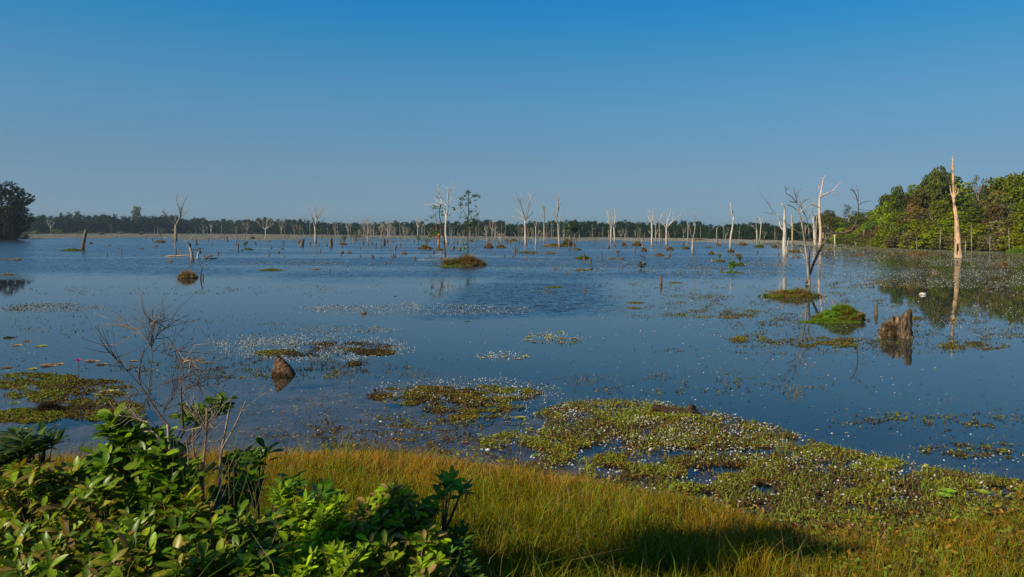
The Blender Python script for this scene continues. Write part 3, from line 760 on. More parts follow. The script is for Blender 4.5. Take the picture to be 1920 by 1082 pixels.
G_ = 'bare trees of the drowned wood'
LIST = [
 (95, 439, 30, 'fan', 22, 'faint pale dead tree on the mud flat near the dark left tree', (.42, .38, .33)),
 (295, 441, 21, 'post', 4, 'white post with a notched tip left of the antler limbed tree', WHITE),
 (171, 457, 17, 'post', 4, 'thin grey post right of the leaning trunk', GREY),
 (286, 453, 8, 'fork', 5, 'tiny forked twig beside the round brown tussock', DARK),
 (274, 449, 9, 'fork', 9, 'low forked dark branch on the pale flat', DARK),
 (302, 449, 16, 'fork', 13, 'dark half dead shrub trunk beside the round brown tussock', DARK),
 (367, 445, 23, 'post', 3, 'straight dark post right of the antler limbed tree', GREY),
 (382, 444, 24, 'fork', 14, 'pale forked tree with a left reaching arm', PALE),
 (396, 445, 27, 'fork', 12, 'bright forked tree with a high crooked arm', WHITE),
 (389, 442, 18, 'post', 4, 'grey thick post between two forked pale trees', PALE),
 (391, 453, 9, 'bent', 6, 'small bent dark branch poking from the water right of the antler limbed tree', DARK),
 (444, 459, 40, 'fork', 7, 'thin brushy dark dead tree with a curved foot', (.20, .16, .13)),
 (463, 444, 30, 'fan', 14, 'pale bushy topped dead tree right of the brushy dark one', PALE),
 (498, 451, 47, 'fan', 32, 'white many armed tree with a domed crown at left of centre', WHITE),
 (527, 446, 37, 'multi', 15, 'pale vase shaped tree between two white armed trees', PALE),
 (552, 452, 38, 'fork', 10, 'slim pale tree with a small leafy looking head', PALE),
 (566, 446, 20, 'post', 4, 'pale post just left of the wide fan tree', PALE),
 (582, 445, 30, 'post', 4, 'thick greyish post before the wide fan tree', PALE),
 (602, 444, 15, 'post', 3, 'short post just right of the wide fan tree', PALE),
 (610, 451, 14, 'post', 3, 'short grey post near the knobbly stump', GREY),
 (618, 450, 14, 'post', 3, 'narrow post beside the knobbly stump', GREY),
 (653, 445, 27, 'multi', 13, 'stout white vase shaped tree above green bushes', WHITE),
 (662, 459, 14, 'bent', 4, 'white crooked snag standing before a green bush', WHITE),
 (684, 447, 36, 'fork', 10, 'pale forked tree left of the brushy white cluster', PALE),
 (690, 461, 56, 'multi', 28, 'big pale tree with a swollen fork low over the water', PALE),
 (701, 447, 33, 'post', 4, 'straight pale trunk right of the brushy white cluster', PALE),
 (714, 450, 36, 'multi', 12, 'grey bushy topped tree with parallel stems', (.42, .38, .32)),
 (720, 446, 22, 'post', 3, 'thin post right of the grey bushy topped tree', PALE),
 (731, 450, 32, 'multi', 10, 'stocky pale tree with close upright arms', PALE),
 (731, 469, 21, 'post', 3, 'grey stake like trunk rising from open water', GREY),
 (740, 445, 28, 'post', 4, 'pale narrow trunk with a spiky tip left of a gap', PALE),
 (756, 446, 20, 'post', 3, 'pale short trunk in the gap left of centre', PALE),
 (783, 445, 42, 'multi', 12, 'white tree with tangled upright arms left of the island', WHITE),
 (791, 443, 26, 'fork', 8, 'white forked tree touching the tangled white one', WHITE),
 (796, 444, 24, 'post', 3, 'white trunk right of the tangled pair', WHITE),
 (846, 461, 34, 'fork', 7, 'dark footed pale trunk seen under the white tree', (.36, .3, .25)),
 (861, 466, 30, 'bent', 8, 'bent pale trunk with a dark foot left of the slim island tree', (.36, .3, .25)),
 (912, 456, 34, 'fork', 14, 'white hook armed tree rising from a brown tussock', WHITE),
 (917, 457, 38, 'post', 3, 'dark straight post beside the brown tussock', DARK),
 (922, 450, 40, 'multi', 14, 'brushy pale tree with close arms right of the island', PALE),
 (928, 451, 30, 'fork', 10, 'pale tree with up curved white arm right of the island', WHITE),
 (938, 458, 22, 'fan', 16, 'low white spreading tree over a brown tussock', WHITE),
 (947, 447, 26, 'post', 4, 'pale thick trunk left of the forked two arm tree', PALE),
 (903, 446, 14, 'post', 3, 'short pale trunk right behind the slim island tree', PALE),
 (978, 449, 25, 'fork', 8, 'small grey tree at the foot of the forked two arm tree', GREY),
 (1034, 449, 35, 'post', 4, 'straight grey trunk left of the pointed tip tree', PALE),
 (1056, 449, 33, 'post', 3, 'straight pale trunk right of the pointed tip tree', PALE),
 (1068, 448, 30, 'post', 3, 'pale narrow trunk touching the bushy green crown', PALE),
 (1123, 448, 13, 'post', 3, 'short pale stub in the wet meadow', PALE),
 (1165, 452, 23, 'fan', 14, 'small grey brushy tree right of the pronged white pair', GREY),
 (1172, 457, 34, 'fork', 8, 'pale tree with a brushy head over a reddish tussock', PALE),
 (1198, 452, 26, 'bent', 7, 'leaning pale snag with a hooked tip', PALE),
 (1191, 448, 18, 'fork', 8, 'low grey shrub skeleton behind the leaning pale snag', GREY),
 (1206, 470, 20, 'bent', 6, 'grey broken snag standing in a brown mound', GREY),
]
for a in LIST:
    dead(a[0], a[1], a[2], a[3], a[4], a[5], a[6], group=G_)
rs = np.random.RandomState(11)
for q in range(95):
    x = rs.choice([rs.uniform(380, 1500), rs.normal(760, 90), rs.normal(1000, 120)])
    if x < 370 or x > 1560: continue
    yb = 437.5 + 0.0090 * x * 1.02 - 2.0 + rs.rand() ** 1.6 * 9
    d_ = gnd(x, yb).y
    hp = rs.uniform(3.0, 9.5) * FPX / d_
    dead(x, yb, hp, 'post' if rs.rand() < .8 else 'fork', hp * .4, 'thin bare trunk in the far drowned wood', [PALE, (.26, .22, .17), GREY][rs.randint(3)], group='far bare trunks of the drowned wood', seed=q + 500)

rs = np.random.RandomState(23)
for q in range(62):
    x = rs.choice([rs.uniform(360, 1500), rs.normal(1010, 150), rs.normal(700, 90)])
    if x < 350 or x > 1540: continue
    yb = 444.5 + 0.005 * (x - 400) + rs.rand() ** 1.3 * 10
    hp = rs.uniform(2.0, 6.5) * FPX / gnd(x, yb).y
    dead(x, yb, hp, ['post', 'bent', 'fork', 'multi'][rs.randint(4)], hp * .5, 'small broken twiggy trunk in the middle of the drowned wood', [PALE, (.22, .18, .14), (.14, .11, .08)][rs.randint(3)], group='small broken trunks of the drowned wood', seed=q + 900)

# ------------------------------------------------------------------ stumps and stakes in the water
SR = np.random.RandomState(5)
def stump(px, py, hpx, wpx, label, col=DARK, lean=0.0, name='stump', group=None, lump=False):
    P0 = gnd(px, py); k = mpp(P0.y); h = hpx * k; r = max(wpx * k * .5, .03)
    mb = MB()
    if lump:
        pts = [(-r, 0, -.02), (-r * .3, .05, h * .35), (r * .4, 0, h * .3), (r * 1.05, .04, 0)]
        tube(mb, pts, [h * .35, h * .6, h * .55, h * .3], col, 7, .25)
    else:
        tube(mb, [(0, 0, -.25), (lean * h * .4 + SR.uniform(-.05, .05) * h, 0, h * .5), (lean * h, 0, h)], [r * 1.15, r, r * .7], col, 7, .18)
        for q in range(2 if wpx > 4 else 1):                  # splintered top
            a = SR.rand() * 6.28
            tube(mb, [(lean * h * .92 + math.cos(a) * r * .4, math.sin(a) * r * .4, h * .9), (lean * h + math.cos(a) * r * .5, math.sin(a) * r * .4, h * (1.08 + .15 * SR.rand()))], [r * .4, r * .1], col, 4, .1, sub=False)
    o = mb.build(name, M_BARK, None, (0, 0, 0), smooth=True)
    o.location = P0
    tag(o, label, name.replace('_', ' ').split()[-1], group)
    return o
SG = 'stumps and stakes poking out of the lake'
ST = [
 (141, 466, 4, 2, 0, 'short stake on the grassy patch left of the leaning trunk'), (201, 480, 5, 2, 0, 'tiny upright stake right of the leaning trunk'),
 (226, 478, 7, 2, .5, 'small stake tilting right on a thin weed strip'), (369, 459, 9, 4, -.2, 'dark stub just behind the antlered snag'),
 (446, 471, 14, 3, .1, 'slim stake left of the tufted plant mound'), (425, 449, 7, 3, 0, 'little dark stub near the brushy dark tree'),
 (531, 459, 7, 2, 0, 'narrow stake below the vase shaped tree'), (565, 462, 13, 6, .3, 'thick dark hooked stump left of the fan tree'),
 (621, 463, 16, 7, 0, 'knobbly dark stump with a thin spike right of the fan tree'), (581, 459, 4, 2, 0, 'small stub right under the fan tree'),
 (676, 467, 5, 2, 0, 'tiny stub left of the big pale swollen tree'), (697, 482, 6, 2, 0, 'small dark stub in open water left of the island'),
 (723, 495, 5, 3, 0, 'left stub of two in open water near the island'), (731, 494, 4, 3, .3, 'right stub of two in open water near the island'),
 (737, 486, 6, 3, -.6, 'leaning stub above a close pair of stubs'), (740, 467, 7, 4, .4, 'forked looking stub right of the grey stake trunk'),
 (705, 464, 9, 3, 0, 'straight post stub right of the swollen tree'), (700, 460, 6, 2, -.4, 'thin leaning stub beside the swollen tree'),
 (714, 465, 5, 3, 0, 'low stub between two straight posts'), (720, 460, 12, 5, 0, 'broad grey stub under the stocky pale tree'),
 (751, 462, 7, 2, 0, 'lone narrow stub right of the grey stake trunk'), (651, 500, 3, 2, 0, 'tiny dark stub in the blue ripples'),
 (617, 511, 6, 3, .2, 'dark stub standing in a pale weed streak'), (791, 475, 4, 2, 0, 'tiny stub left of the leafy island'),
 (830, 474, 5, 2, 0, 'small stub behind the left tip of the island'), (826, 487, 4, 4, 0, 'rounded stub behind the island left end'),
 (817, 496, 5, 2, 0, 'tiny stub on the left tip of the island'), (849, 469, 6, 6, 0, 'dark blob stump at the dark footed trunk'),
 (862, 470, 7, 7, 0, 'dark blob stump under the bent pale trunk'), (911, 486, 9, 2, 0, 'hooked thin stake right of the island'),
 (955, 486, 4, 2, 0, 'tiny stub well right of the island'), (966, 476, 16, 3, 0, 'upright dark stake left of the white sapling'),
 (1067, 467, 17, 3, 0, 'upright grey stake below the bushy green crown'), (1076, 467, 10, 4, -.1, 'broken stump beside the grey stake below the bushy green crown'),
 (1128, 487, 13, 3, 0, 'narrow dark stake with a reflection right of the green mound'), (987, 487, 4, 2, 0, 'tiny stub near the left edge of the centre water'),
 (1166, 505, 8, 2, 0, 'slender stake rising from the pale weed sheet'), (1096, 493, 10, 3, 0, 'dark stump before the green mound, left of two'),
 (1107, 494, 9, 5, 0, 'forked dark stump before the green mound, right of two'), (1095, 486, 12, 3, 0, 'dark stake on top of the green mound'),
 (1062, 513, 6, 2, 0, 'small stake near the ripple edge'), (1160, 505, 4, 2, 0, 'low stub beside a slender stake in weed'),
 (1256, 480, 6, 4, .2, 'short dark stub right of the low brown mound'), (1335, 490, 6, 3, 0, 'small reddish stub left of the olive mound with sprig'),
 (1352, 507, 6, 5, 0, 'chunky dark stub left of the leafy water plant'), (1368, 480, 6, 2, 0, 'dark stub under the tall bent trunk'),
 (1239, 532, 16, 5, 0, 'thick upright post with a wavy reflection'), (1096, 549, 9, 3, 0, 'lone dark peg in the ripple edge'),
 (1191, 473, 8, 3, 0, 'dark stub left of the brown mound snag'), (1122, 467, 4, 2, 0, 'tiny stub right of the bushy green crown'),
 (1140, 466, 5, 6, 0, 'low dark lump of wood right of the bushy green crown'), (1457, 497, 6, 2, 0, 'leftmost of three pegs on a thin weed bar'),
 (1461, 497, 9, 2, 0, 'middle of three pegs on a thin weed bar'), (1465, 497, 6, 2, 0, 'rightmost of three pegs on a thin weed bar'),
 (1537, 517, 11, 2, .1, 'thin stake behind the foreground tree foot'), (1636, 532, 9, 3, .2, 'dark peg right of the foreground tree mound'),
 (1653, 517, 7, 2, 0, 'thin peg behind the right weed bar'), (1624, 485, 6, 3, 0, 'small brown peg before the forest edge'),
 (1784, 496, 5, 3, 0, 'small peg left below the very tall tan trunk'), (1750, 512, 6, 3, 0, 'reddish peg in the right weed sheet'),
 (1643, 590, 18, 6, 0, 'short weathered post beside the green grass mound'),
]
for px, py, h_, w_, ln, lb in ST:
    stump(px, py, h_, w_, lb, (.13, .095, .07) if 'reddish' not in lb else (.3, .14, .08), ln, 'stake' if w_ < 4 else 'stump', SG)
rs = np.random.RandomState(31)
for q in range(75):
    x = rs.uniform(380, 1500); yb = 452 + rs.rand() ** 1.8 * 34 + .005 * (x - 400)
    stump(x, yb, rs.uniform(2.5, 6), rs.uniform(2, 4), 'tiny dark stub scattered in the open lake', (.10, .075, .055), rs.uniform(-.4, .4), 'stub', 'tiny dark stubs scattered in the open lake')
LU = [(265, 467, 3, 7, 'dark low lump of wood in the blue water at left'), (291, 463, 4, 8, 'rounded dark lump left of the antler limbed tree'),
 (529, 467, 3, 7, 'low brown lump in the ripples below the domed white tree'), (641, 475, 5, 6, 'dark wedge shaped lump left of a brown lump'),
 (655, 475, 5, 7, 'brown peaked lump in the ripples'), (757, 476, 5, 10, 'brown double lump in open water'),
 (1107, 505, 5, 8, 'dark chunky lump below the green mound'), (1041, 505, 3, 6, 'thin dark lump near the ripple streak'),
 (1148, 486, 4, 12, 'low dark driftwood piece, left of two behind the weed sheet'), (1165, 486, 4, 10, 'low dark driftwood piece, right of two behind the weed sheet'),
 (1249, 485, 4, 8, 'brown pointed lump left of the dark based trunk'), (1487, 484, 3, 6, 'left of two dark lumps right of the stout white trunk'),
 (1497, 484, 4, 6, 'right of two dark lumps right of the stout white trunk'), (318, 491, 4, 9, 'rounded brown stone like lump below the long floating log'),
 (32, 488, 5, 13, 'dark chunk at the end of a weed bar at far left'), (682, 588, 6, 8, 'dark clod in the pale flower streak'),
 (434, 471, 2, 4, 'tiny lump left of a slim stake'), (204, 461, 3, 6, 'tiny dark lump right of the leaning trunk'), (222, 467, 2, 4, 'speck of dark wood in the left ripples'),
 (1730, 553, 5, 13, 'pale flat scrap of wood floating in the calm right water')]
for px, py, h_, w_, lb in LU:
    c_ = (.6, .55, .42) if 'pale flat' in lb else (.12, .085, .06)
    stump(px, py, h_, w_, lb, c_, 0, 'driftwood', 'driftwood lumps on the lake', lump=True)
traced('driftwood', 'sprawling dark branch lying on the water near the low brown mound', 'C', (985, 662),
  [[6, 4, [(1010, 662), (985, 648), (960, 632)]], [4, 2, [(985, 648), (1000, 640), (1003, 645)]], [3, 2, [(975, 642), (955, 650)]]], DARK, cat='driftwood', twig=0, darkbase=False)
traced('driftwood', 'bleached branch lying on the water left of the island', 'F', (90, 950),
  [[4, 2, [(20, 915), (45, 945), (90, 945), (130, 948)]], [3, 2, [(90, 945), (75, 920)]], [3, 1.5, [(130, 948), (200, 940), (290, 940)]], [3, 1.5, [(215, 895), (250, 880), (290, 872)]]], (.5, .45, .4), cat='driftwood', twig=0, darkbase=False)
# ------------------------------------------------------------------ tussocks and mounds in the water
def mound(px, py, wpx, hpx, cols, label, name='tussock', group='grassy tussocks in the lake', n=None, blade=1.0, seed=0, dome=.42, mat_=None, upright=1.0, dep=1.0, bc=None, skew=0.0):
    P0 = gnd(px, py); k = mpp(P0.y)
    hw = wpx * k * .5; hh = hpx * k; hd = hw * .75 * dep
    P0 = P0 + Vector((0, hd * .8, 0))
    k2 = mpp(P0.y); hw = wpx * k2 * .5; hh = hh * 1.02
    P0.x = at_y(px, py, P0.y).x
    rt = empty(name, P0, label, 'tussock', group)
    rs = np.random.RandomState(seed + int(px))
    # earth body
    a = np.linspace(0, 2 * np.pi, 25)[:-1]; V = []; nr_ = 6
    sd_ = rs.rand() * 50
    for q in range(nr_):
        t_ = 1 - q / nr_
        rr2 = (0.78 + .4 * vnoise(np.cos(a) * 2 + sd_, np.sin(a) * 2, 4)) * t_
        z = hh * dome * (1 - t_ ** 1.7) - (0.12 if q == 0 else 0)
        V.append(np.stack([np.cos(a) * rr2 * hw * .92, np.sin(a) * rr2 * hd * .92, np.full(24, z) + rs.randn(24) * hh * .06 + hh * .5 * (1 - t_) * (vnoise(np.cos(a) * 3 * t_ + sd_, np.sin(a) * 3 * t_, 6) - .5)], 1))
    V.append(np.array([[0, 0, hh * dome]]))
    V = np.vstack(V)
    F = [[q * 24 + c, q * 24 + (c + 1) % 24, q * 24 + 24 + (c + 1) % 24, q * 24 + 24 + c] for q in range(nr_ - 1) for c in range(24)]
    T = [[(nr_ - 1) * 24 + c, (nr_ - 1) * 24 + (c + 1) % 24, nr_ * 24] for c in range(24)]
    mb = MB(); mb.add(V, {4: F, 3: T}, np.array(cols[0]) * .45)
    mb.build('mound', M_MOUND, rt, None, smooth=True)
    # bunches of grass all over it, each fanning out of its own tuft
    n = n or int(max(260, min(4000, 20 * wpx * max(hpx, 4) ** .8)))
    nt = int(np.clip(n / 45, 5, 170))
    tt_ = np.sqrt(rs.rand(nt)); ta = rs.rand(nt) * 6.283
    ex = (0.74 + .5 * vnoise(np.cos(ta) * 2 + sd_, np.sin(ta) * 2, 4))
    tx = np.cos(ta) * tt_ * hw * ex; ty = np.sin(ta) * tt_ * hd * ex
    tz = hh * dome * (1 - tt_ ** 1.6) * rs.uniform(.6, 1.05, nt)
    th_ = hh * (1 - dome * .7) * (1 - .75 * tt_ ** 1.6) * (1 + skew * tx / hw) * rs.uniform(.45, 1.25, nt) * blade
    cid = np.clip(vnoise(tx / hw * 2.2 + sd_, ty / hd * 1.6, 9) * 1.1 + .22 * rs.randn(nt), 0, .999)
    tc_ = np.array(cols)[(cid * len(cols)).astype(int)] * (.65 + .6 * rs.rand(nt, 1))
    g = rs.randint(nt, size=n)
    tr = np.sqrt(hw * hd / nt) * .75
    an = rs.rand(n) * 6.283; rr3 = tr * np.abs(rs.randn(n)) * .6
    x = tx[g] + np.cos(an) * rr3; y = ty[g] + np.sin(an) * rr3
    bh = np.maximum(th_[g] * rs.uniform(.5, 1.15, n), .02 + .5 * k)
    cols_ = tc_[g] * (.65 + .7 * rs.rand(n, 1))
    mb = MB()
    p = np.stack([x, y, np.maximum(tz[g] - .03, -.03)], 1)
    w_ = np.maximum(bh * .035, .33 * k) * (0.7 + .6 * rs.rand(n))
    blades(mb, p, bh, w_, np.clip(.15 + 1.1 * rs.rand(n) ** 1.5 + .3 * (1 - upright), 0, 1.3), an, cols_)
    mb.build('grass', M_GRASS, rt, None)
    return rt
OL = (.20, .18, .02); BR = (.30, .20, .07); GR = (.14, .22, .01); RB = (.30, .15, .055); HAY = (.34, .25, .12); LI = (.16, .30, .02); DG = (.06, .09, .02)
MO = [
 (135, 471, 44, 6, [GR, OL], 'flat green patch at the foot of the leaning trunk'), (301, 455, 26, 7, [BR, OL], 'round brown topped tussock left of the antler limbed tree'),
 (350, 522, 38, 20, [HAY, BR], 'hay coloured dome tussock beside two dark stakes'), (466, 469, 20, 5, [GR, DG], 'small green mound with a leafy sprig at left'),
 (508, 508, 56, 5, [OL, GR], 'long low olive bar left of centre'), (592, 506, 26, 3, [BR, OL], 'thin brown bar right of the long olive bar'),
 (15, 516, 34, 4, [BR, DG], 'thin brown bar at the far left edge'), (12, 488, 34, 3, [BR, OL], 'thin weed bar with a dark chunk at far left'),
 (474, 448, 11, 6, [OL], 'tiny olive tussock left of the domed white tree'), (171, 457, 8, 5, [BR], 'tiny brown tuft at the thin grey post'),
 (643, 459, 18, 5, [OL, BR], 'small tussock under the green bush left of centre'), (797, 467, 31, 9, [OL, BR], 'olive mound left of the island'),
 (825, 469, 15, 6, [OL, BR], 'small olive mound under the orange brown trunk'), (917, 465, 18, 11, [BR, RB], 'upright brown tussock at the white hook armed tree'),
 (940, 465, 20, 8, [BR, OL], 'brown tussock under the low white spreading tree'), (951, 452, 10, 5, [BR], 'far brown tuft right of the island'),
 (883, 453, 12, 5, [BR, OL], 'far brown tuft behind the island'), (963, 453, 15, 7, [BR], 'brown tuft left of the forked two arm tree'),
 (1037, 463, 46, 8, [BR, OL], 'broad brown bank under the pointed tip tree'), (1064, 461, 26, 14, [OL, DG, BR], 'dark shaggy mound left of the bushy green crown'),
 (1082, 469, 17, 6, [OL, BR], 'olive mound with a broken stump'), (990, 475, 40, 5, [OL, GR], 'long low olive mound under the white sapling'),
 (1031, 476, 32, 4, [BR], 'low brown bar right of the white sapling mound'), (1093, 486, 31, 9, [OL, GR], 'rounded yellow green mound with a stake on top'),
 (1090, 508, 30, 5, [OL, GR], 'flat olive patch below the yellow green mound'), (1196, 461, 24, 10, [BR, OL], 'brown mound below the leaning pale snag'),
 (1170, 461, 11, 8, [RB, BR], 'reddish tuft at the brushy headed tree'), (1207, 471, 13, 9, [RB, BR], 'reddish mound holding the grey broken snag'),
 (1237, 480, 21, 7, [BR, RB], 'low brown mound right of the sprawling dark branch'), (1256, 469, 17, 9, [BR, HAY], 'hay brown tussock right of the long armed white tree'),
 (1285, 467, 18, 7, [BR, OL], 'brown tussock left of the dark based trunk'), (1312, 451, 30, 4, [BR, RB], 'far brown bar behind the spiked trunk'),
 (1347, 461, 13, 5, [BR], 'brown tuft at the short crooked tip trunk'), (1329, 465, 13, 4, [OL, BR], 'small olive tuft left of the tall bent trunk'),
 (1371, 473, 15, 8, [OL, BR], 'olive tuft at the foot of the tall bent trunk'), (1334, 477, 13, 7, [RB, BR], 'reddish tuft in open water left of the tall bent trunk'),
 (1384, 480, 17, 6, [OL, BR], 'olive brown mound right of the tall bent trunk'), (1350, 491, 27, 6, [OL, GR], 'low olive mound with a thin sprig'),
 (1387, 498, 25, 8, [OL, GR], 'olive mound with upright sprigs on a weed bar'), (1370, 512, 52, 4, [GR, OL], 'flat green bar with a leafy water plant'),
 (1391, 460, 23, 8, [BR, HAY], 'hay brown tussock beyond the tall bent trunk'), (1424, 464, 21, 8, [GR, OL], 'green brown tussock under the touching pale pair'),
 (1040, 540, 38, 5, [GR, OL], 'flat green patch in the calm centre water'), (1026, 547, 26, 3, [OL], 'thin olive sliver below the flat green patch'),
 (1266, 531, 36, 3, [OL, GR], 'thin green bar beside the thick upright post'), (1192, 569, 42, 4, [OL, GR], 'thin green bar right of the ripple tongue'),
 (1190, 579, 34, 4, [OL, DG], 'thin dark green bar right below another near the ripple tongue'),
 (1460, 457, 13, 4, [RB], 'far reddish tuft left of the stout white trunk'), (1453, 464, 15, 6, [OL, BR], 'brown green tuft left of the stout white trunk'),
 (1491, 473, 32, 7, [OL, BR], 'olive bank right of the stout white trunk'), (1612, 478, 13, 6, [RB], 'reddish tuft before the forest edge'),
 (1720, 478, 44, 11, [BR, RB, OL], 'broad brown bushy mound before the forest'), (1677, 478, 13, 4, [BR], 'small brown tuft left of the broad bushy mound'),
 (1759, 478, 13, 5, [RB, BR], 'small reddish tuft right of the broad bushy mound'), (1882, 498, 15, 9, [RB, BR], 'reddish peaked tuft in the right weed sheet'),
 (1650, 488, 16, 3, [BR, DG], 'thin dark bar at a small peg near the forest'), (1651, 533, 14, 3, [BR], 'small brown sliver right of a dark peg'),
]
for q, a in enumerate(MO):
    mound(a[0], a[1], a[2], a[3], a[4], a[5], seed=q)
mound(874, 499, 80, 22, [BR, BR, RB, OL], 'shaggy brown grass hump, right part of the island', seed=3, n=7000, blade=1.2, dome=.5, upright=.1, dep=.8)
mound(852, 499, 34, 18, [GR, OL, OL], 'green grass hump in the middle of the island', seed=4, n=2500, dep=.8)
mound(838, 499, 22, 18, [BR, HAY], 'small brown grass hump at the island left end', seed=6, n=1800, blade=1.3, upright=.3, dep=.9)
mound(848, 500, 66, 5, [GR, OL], 'low green apron along the island front', seed=8, n=1600)
mound(1483, 558, 118, 20, [OL, BR, BR, GR], 'long olive brown grass mound under the foreground tree', seed=2, n=9000, blade=1.0, upright=.4, dep=.7, skew=.35)
mound(1576, 602, 108, 38, [LI, GR, OL, OL, BR], 'bright green domed grass mound left of the broken stump', seed=5, n=20000, dome=.62, blade=.7, dep=.7, skew=.3)
mound(1553, 606, 150, 9, [GR, LI, OL], 'low green skirt around the bright green mound', seed=15, n=5000, dep=.45)
mound(1700, 598, 70, 7, [OL, GR], 'low olive bar behind the broken stump', seed=16, n=2000, dep=.5)
mound(1663, 634, 40, 36, [(.38, .26, .14), (.30, .19, .10), (.24, .17, .09)], 'dry brown brush heap on the left side of the broken stump', seed=6, n=3000, blade=1.0, dome=.6, upright=.3, dep=.5, skew=.5)
mound(92, 772, 66, 25, [(.05, .035, .02), (.09, .07, .02)], 'dark soggy clump of roots among the left lily pads', seed=9, n=3500, dome=.35, blade=1.2, upright=.2, dep=.5)
mound(1905, 475, 46, 13, [LI, GR], 'bright green bush clump on the right forest shore', seed=10, n=3000)
mound(1600, 459, 66, 4, [LI, LI, GR], 'lime green meadow strip at the forest edge', seed=11, n=2500, dep=.5)

# leafy sprigs and bushes in the water
def bush(px, py, wpx, hpx, col, label, n=220, name='bush', lf=.3, group='leafy bushes and sprigs in the lake', cards=None):
    P0 = gnd(px, py); k = mpp(P0.y); w = wpx * k; h = hpx * k
    rt = empty(name, P0, label, 'bush', group)
    rs = np.random.RandomState(int(px * 3 + py))
    mb = MB()
    tips = []
    for q in range(6):
        a = rs.rand() * 6.28; e = (math.cos(a) * w * .35 * rs.rand(), math.sin(a) * w * .3 * rs.rand(), h * rs.uniform(.55, .85))
        tube(mb, [(0, 0, -.15), (e[0] * .4, e[1] * .4, e[2] * .5), e], [max(h * .018, .012)] * 2 + [max(h * .008, .008)], (.12, .09, .06), 4, .1)
        tips.append(e)
    mb.build('stem', M_BARK, rt, None)
    mb = MB()
    cl = np.array(tips)[rs.randint(6, size=n)]
    p = cl + rs.randn(n, 3) * np.array([w * .14, w * .14, h * .12])
    p[:, 2] = np.clip(p[:, 2], h * .1, h * 1.02)
    nr = rs.randn(n, 3); nr[:, 2] += 1; nr /= np.linalg.norm(nr, axis=1, keepdims=True)
    L = np.full(n, max(lf, 1.6 * k)) * (.6 + .7 * rs.rand(n))
    leaves(mb, p, np.cross(nr, rs.randn(n, 3)), nr, L, L * .5, .3 * np.ones(n), np.array(col) * (.5 + .9 * rs.rand(n, 1)))
    mb.build('foliage', M_LEAF2, rt, None)
    return rt
bush(460, 464, 12, 11, (.08, .15, .02), 'small leafy sprig on a green mound at left', 60)
bush(1372, 507, 13, 15, (.10, .18, .02), 'leafy water plant on a flat green bar', 80)
bush(645, 455, 14, 13, (.10, .13, .03), 'green bush left of the white crooked snag', 220)
bush(668, 453, 20, 14, (.14, .15, .05), 'wider pale green bush right of the white crooked snag', 300)
bush(785, 456, 14, 17, (.13, .17, .05), 'green bush left of the orange brown trunk', 200)
bush(800, 462, 18, 16, (.20, .21, .13), 'pale greyish shrub on the olive mound', 200)
bush(1207, 453, 8, 17, (.10, .15, .03), 'slim green sprig behind the reddish mound', 70)
bush(1387, 492, 8, 12, (.12, .15, .04), 'upright sprig on a weed bar mound', 40)
bush(1349, 486, 6, 10, (.12, .16, .04), 'thin sprig on a low olive mound', 30)
bush(1202, 505, 14, 13, (.16, .14, .10), 'bare brushy shrub in the pale weed sheet', 90)
bush(1158, 478, 10, 9, (.17, .15, .12), 'grey twiggy shrub behind the weed sheet', 50)
bush(1068, 447, 12, 6, (.08, .12, .03), 'low green bush beneath the bushy green crown', 80)
bush(1081, 452, 11, 14, (.07, .11, .03), 'dark leafy shrub right below the bushy green crown', 100)
bush(208, 438.6, 9, 18, (.10, .12, .06), 'narrow pale green conifer shaped bush on the far left flat', 100, lf=1.0)
for q, (px, py, w_, h_, c_) in enumerate([(100, 439.5, 14, 10, (.13, .16, .03)), (112, 440, 10, 8, (.10, .13, .03)), (62, 440.5, 16, 7, (.15, .2, .04)), (303, 440, 18, 14, (.07, .10, .03)), (150, 440, 14, 6, (.11, .12, .05)), (190, 440.5, 12, 5, (.12, .11, .06)), (225, 439.5, 14, 5, (.12, .10, .06)), (265, 441, 10, 5, (.11, .10, .06)), (355, 440, 10, 7, (.09, .10, .05))]):
    bush(px, py, w_, h_, c_, ['yellow green bush at the foot of the faint pale tree', 'second low bush right of the faint pale tree', 'low lime shrub right beside the dark left tree', 'dark green bush behind the round brown tussock', 'far low shrub left of the narrow conifer shaped bush', 'small brownish shrub just left of the narrow conifer shaped bush', 'small brownish shrub just right of the narrow conifer shaped bush', 'far brownish shrub below the tall emergent tree', 'far grey green shrub right of the antler limbed tree'][q], 120, lf=1.0)

# ------------------------------------------------------------------ living trees
def crown_cards(mb, rs, blobs, n_each, size, col, flat=.65):
    for (c, r) in blobs:
        n = max(20, int(n_each * (r[0] * r[1]) / 4.0))
        v = rs.randn(n, 3); v /= np.linalg.norm(v, axis=1, keepdims=True)
        rad = (.55 + .5 * rs.rand(n, 1) ** .6)
        p = np.array(c) + v * rad * np.array(r)
        nrm = v * .6 + rs.randn(n, 3) * .6 + np.array([0, 0, .5]); nrm /= np.linalg.norm(nrm, axis=1, keepdims=True)
        u = np.cross(nrm, rs.randn(n, 3)); u /= np.linalg.norm(u, axis=1, keepdims=True); w = np.cross(nrm, u)
        s = size * (.5 + .9 * rs.rand(n, 1))
        cc = np.array(col) * (.55 + .8 * rs.rand(n, 1)) * (.8 + .4 * rs.rand())
        quads(mb, p, u * s * .5, w * s * .32, cc)

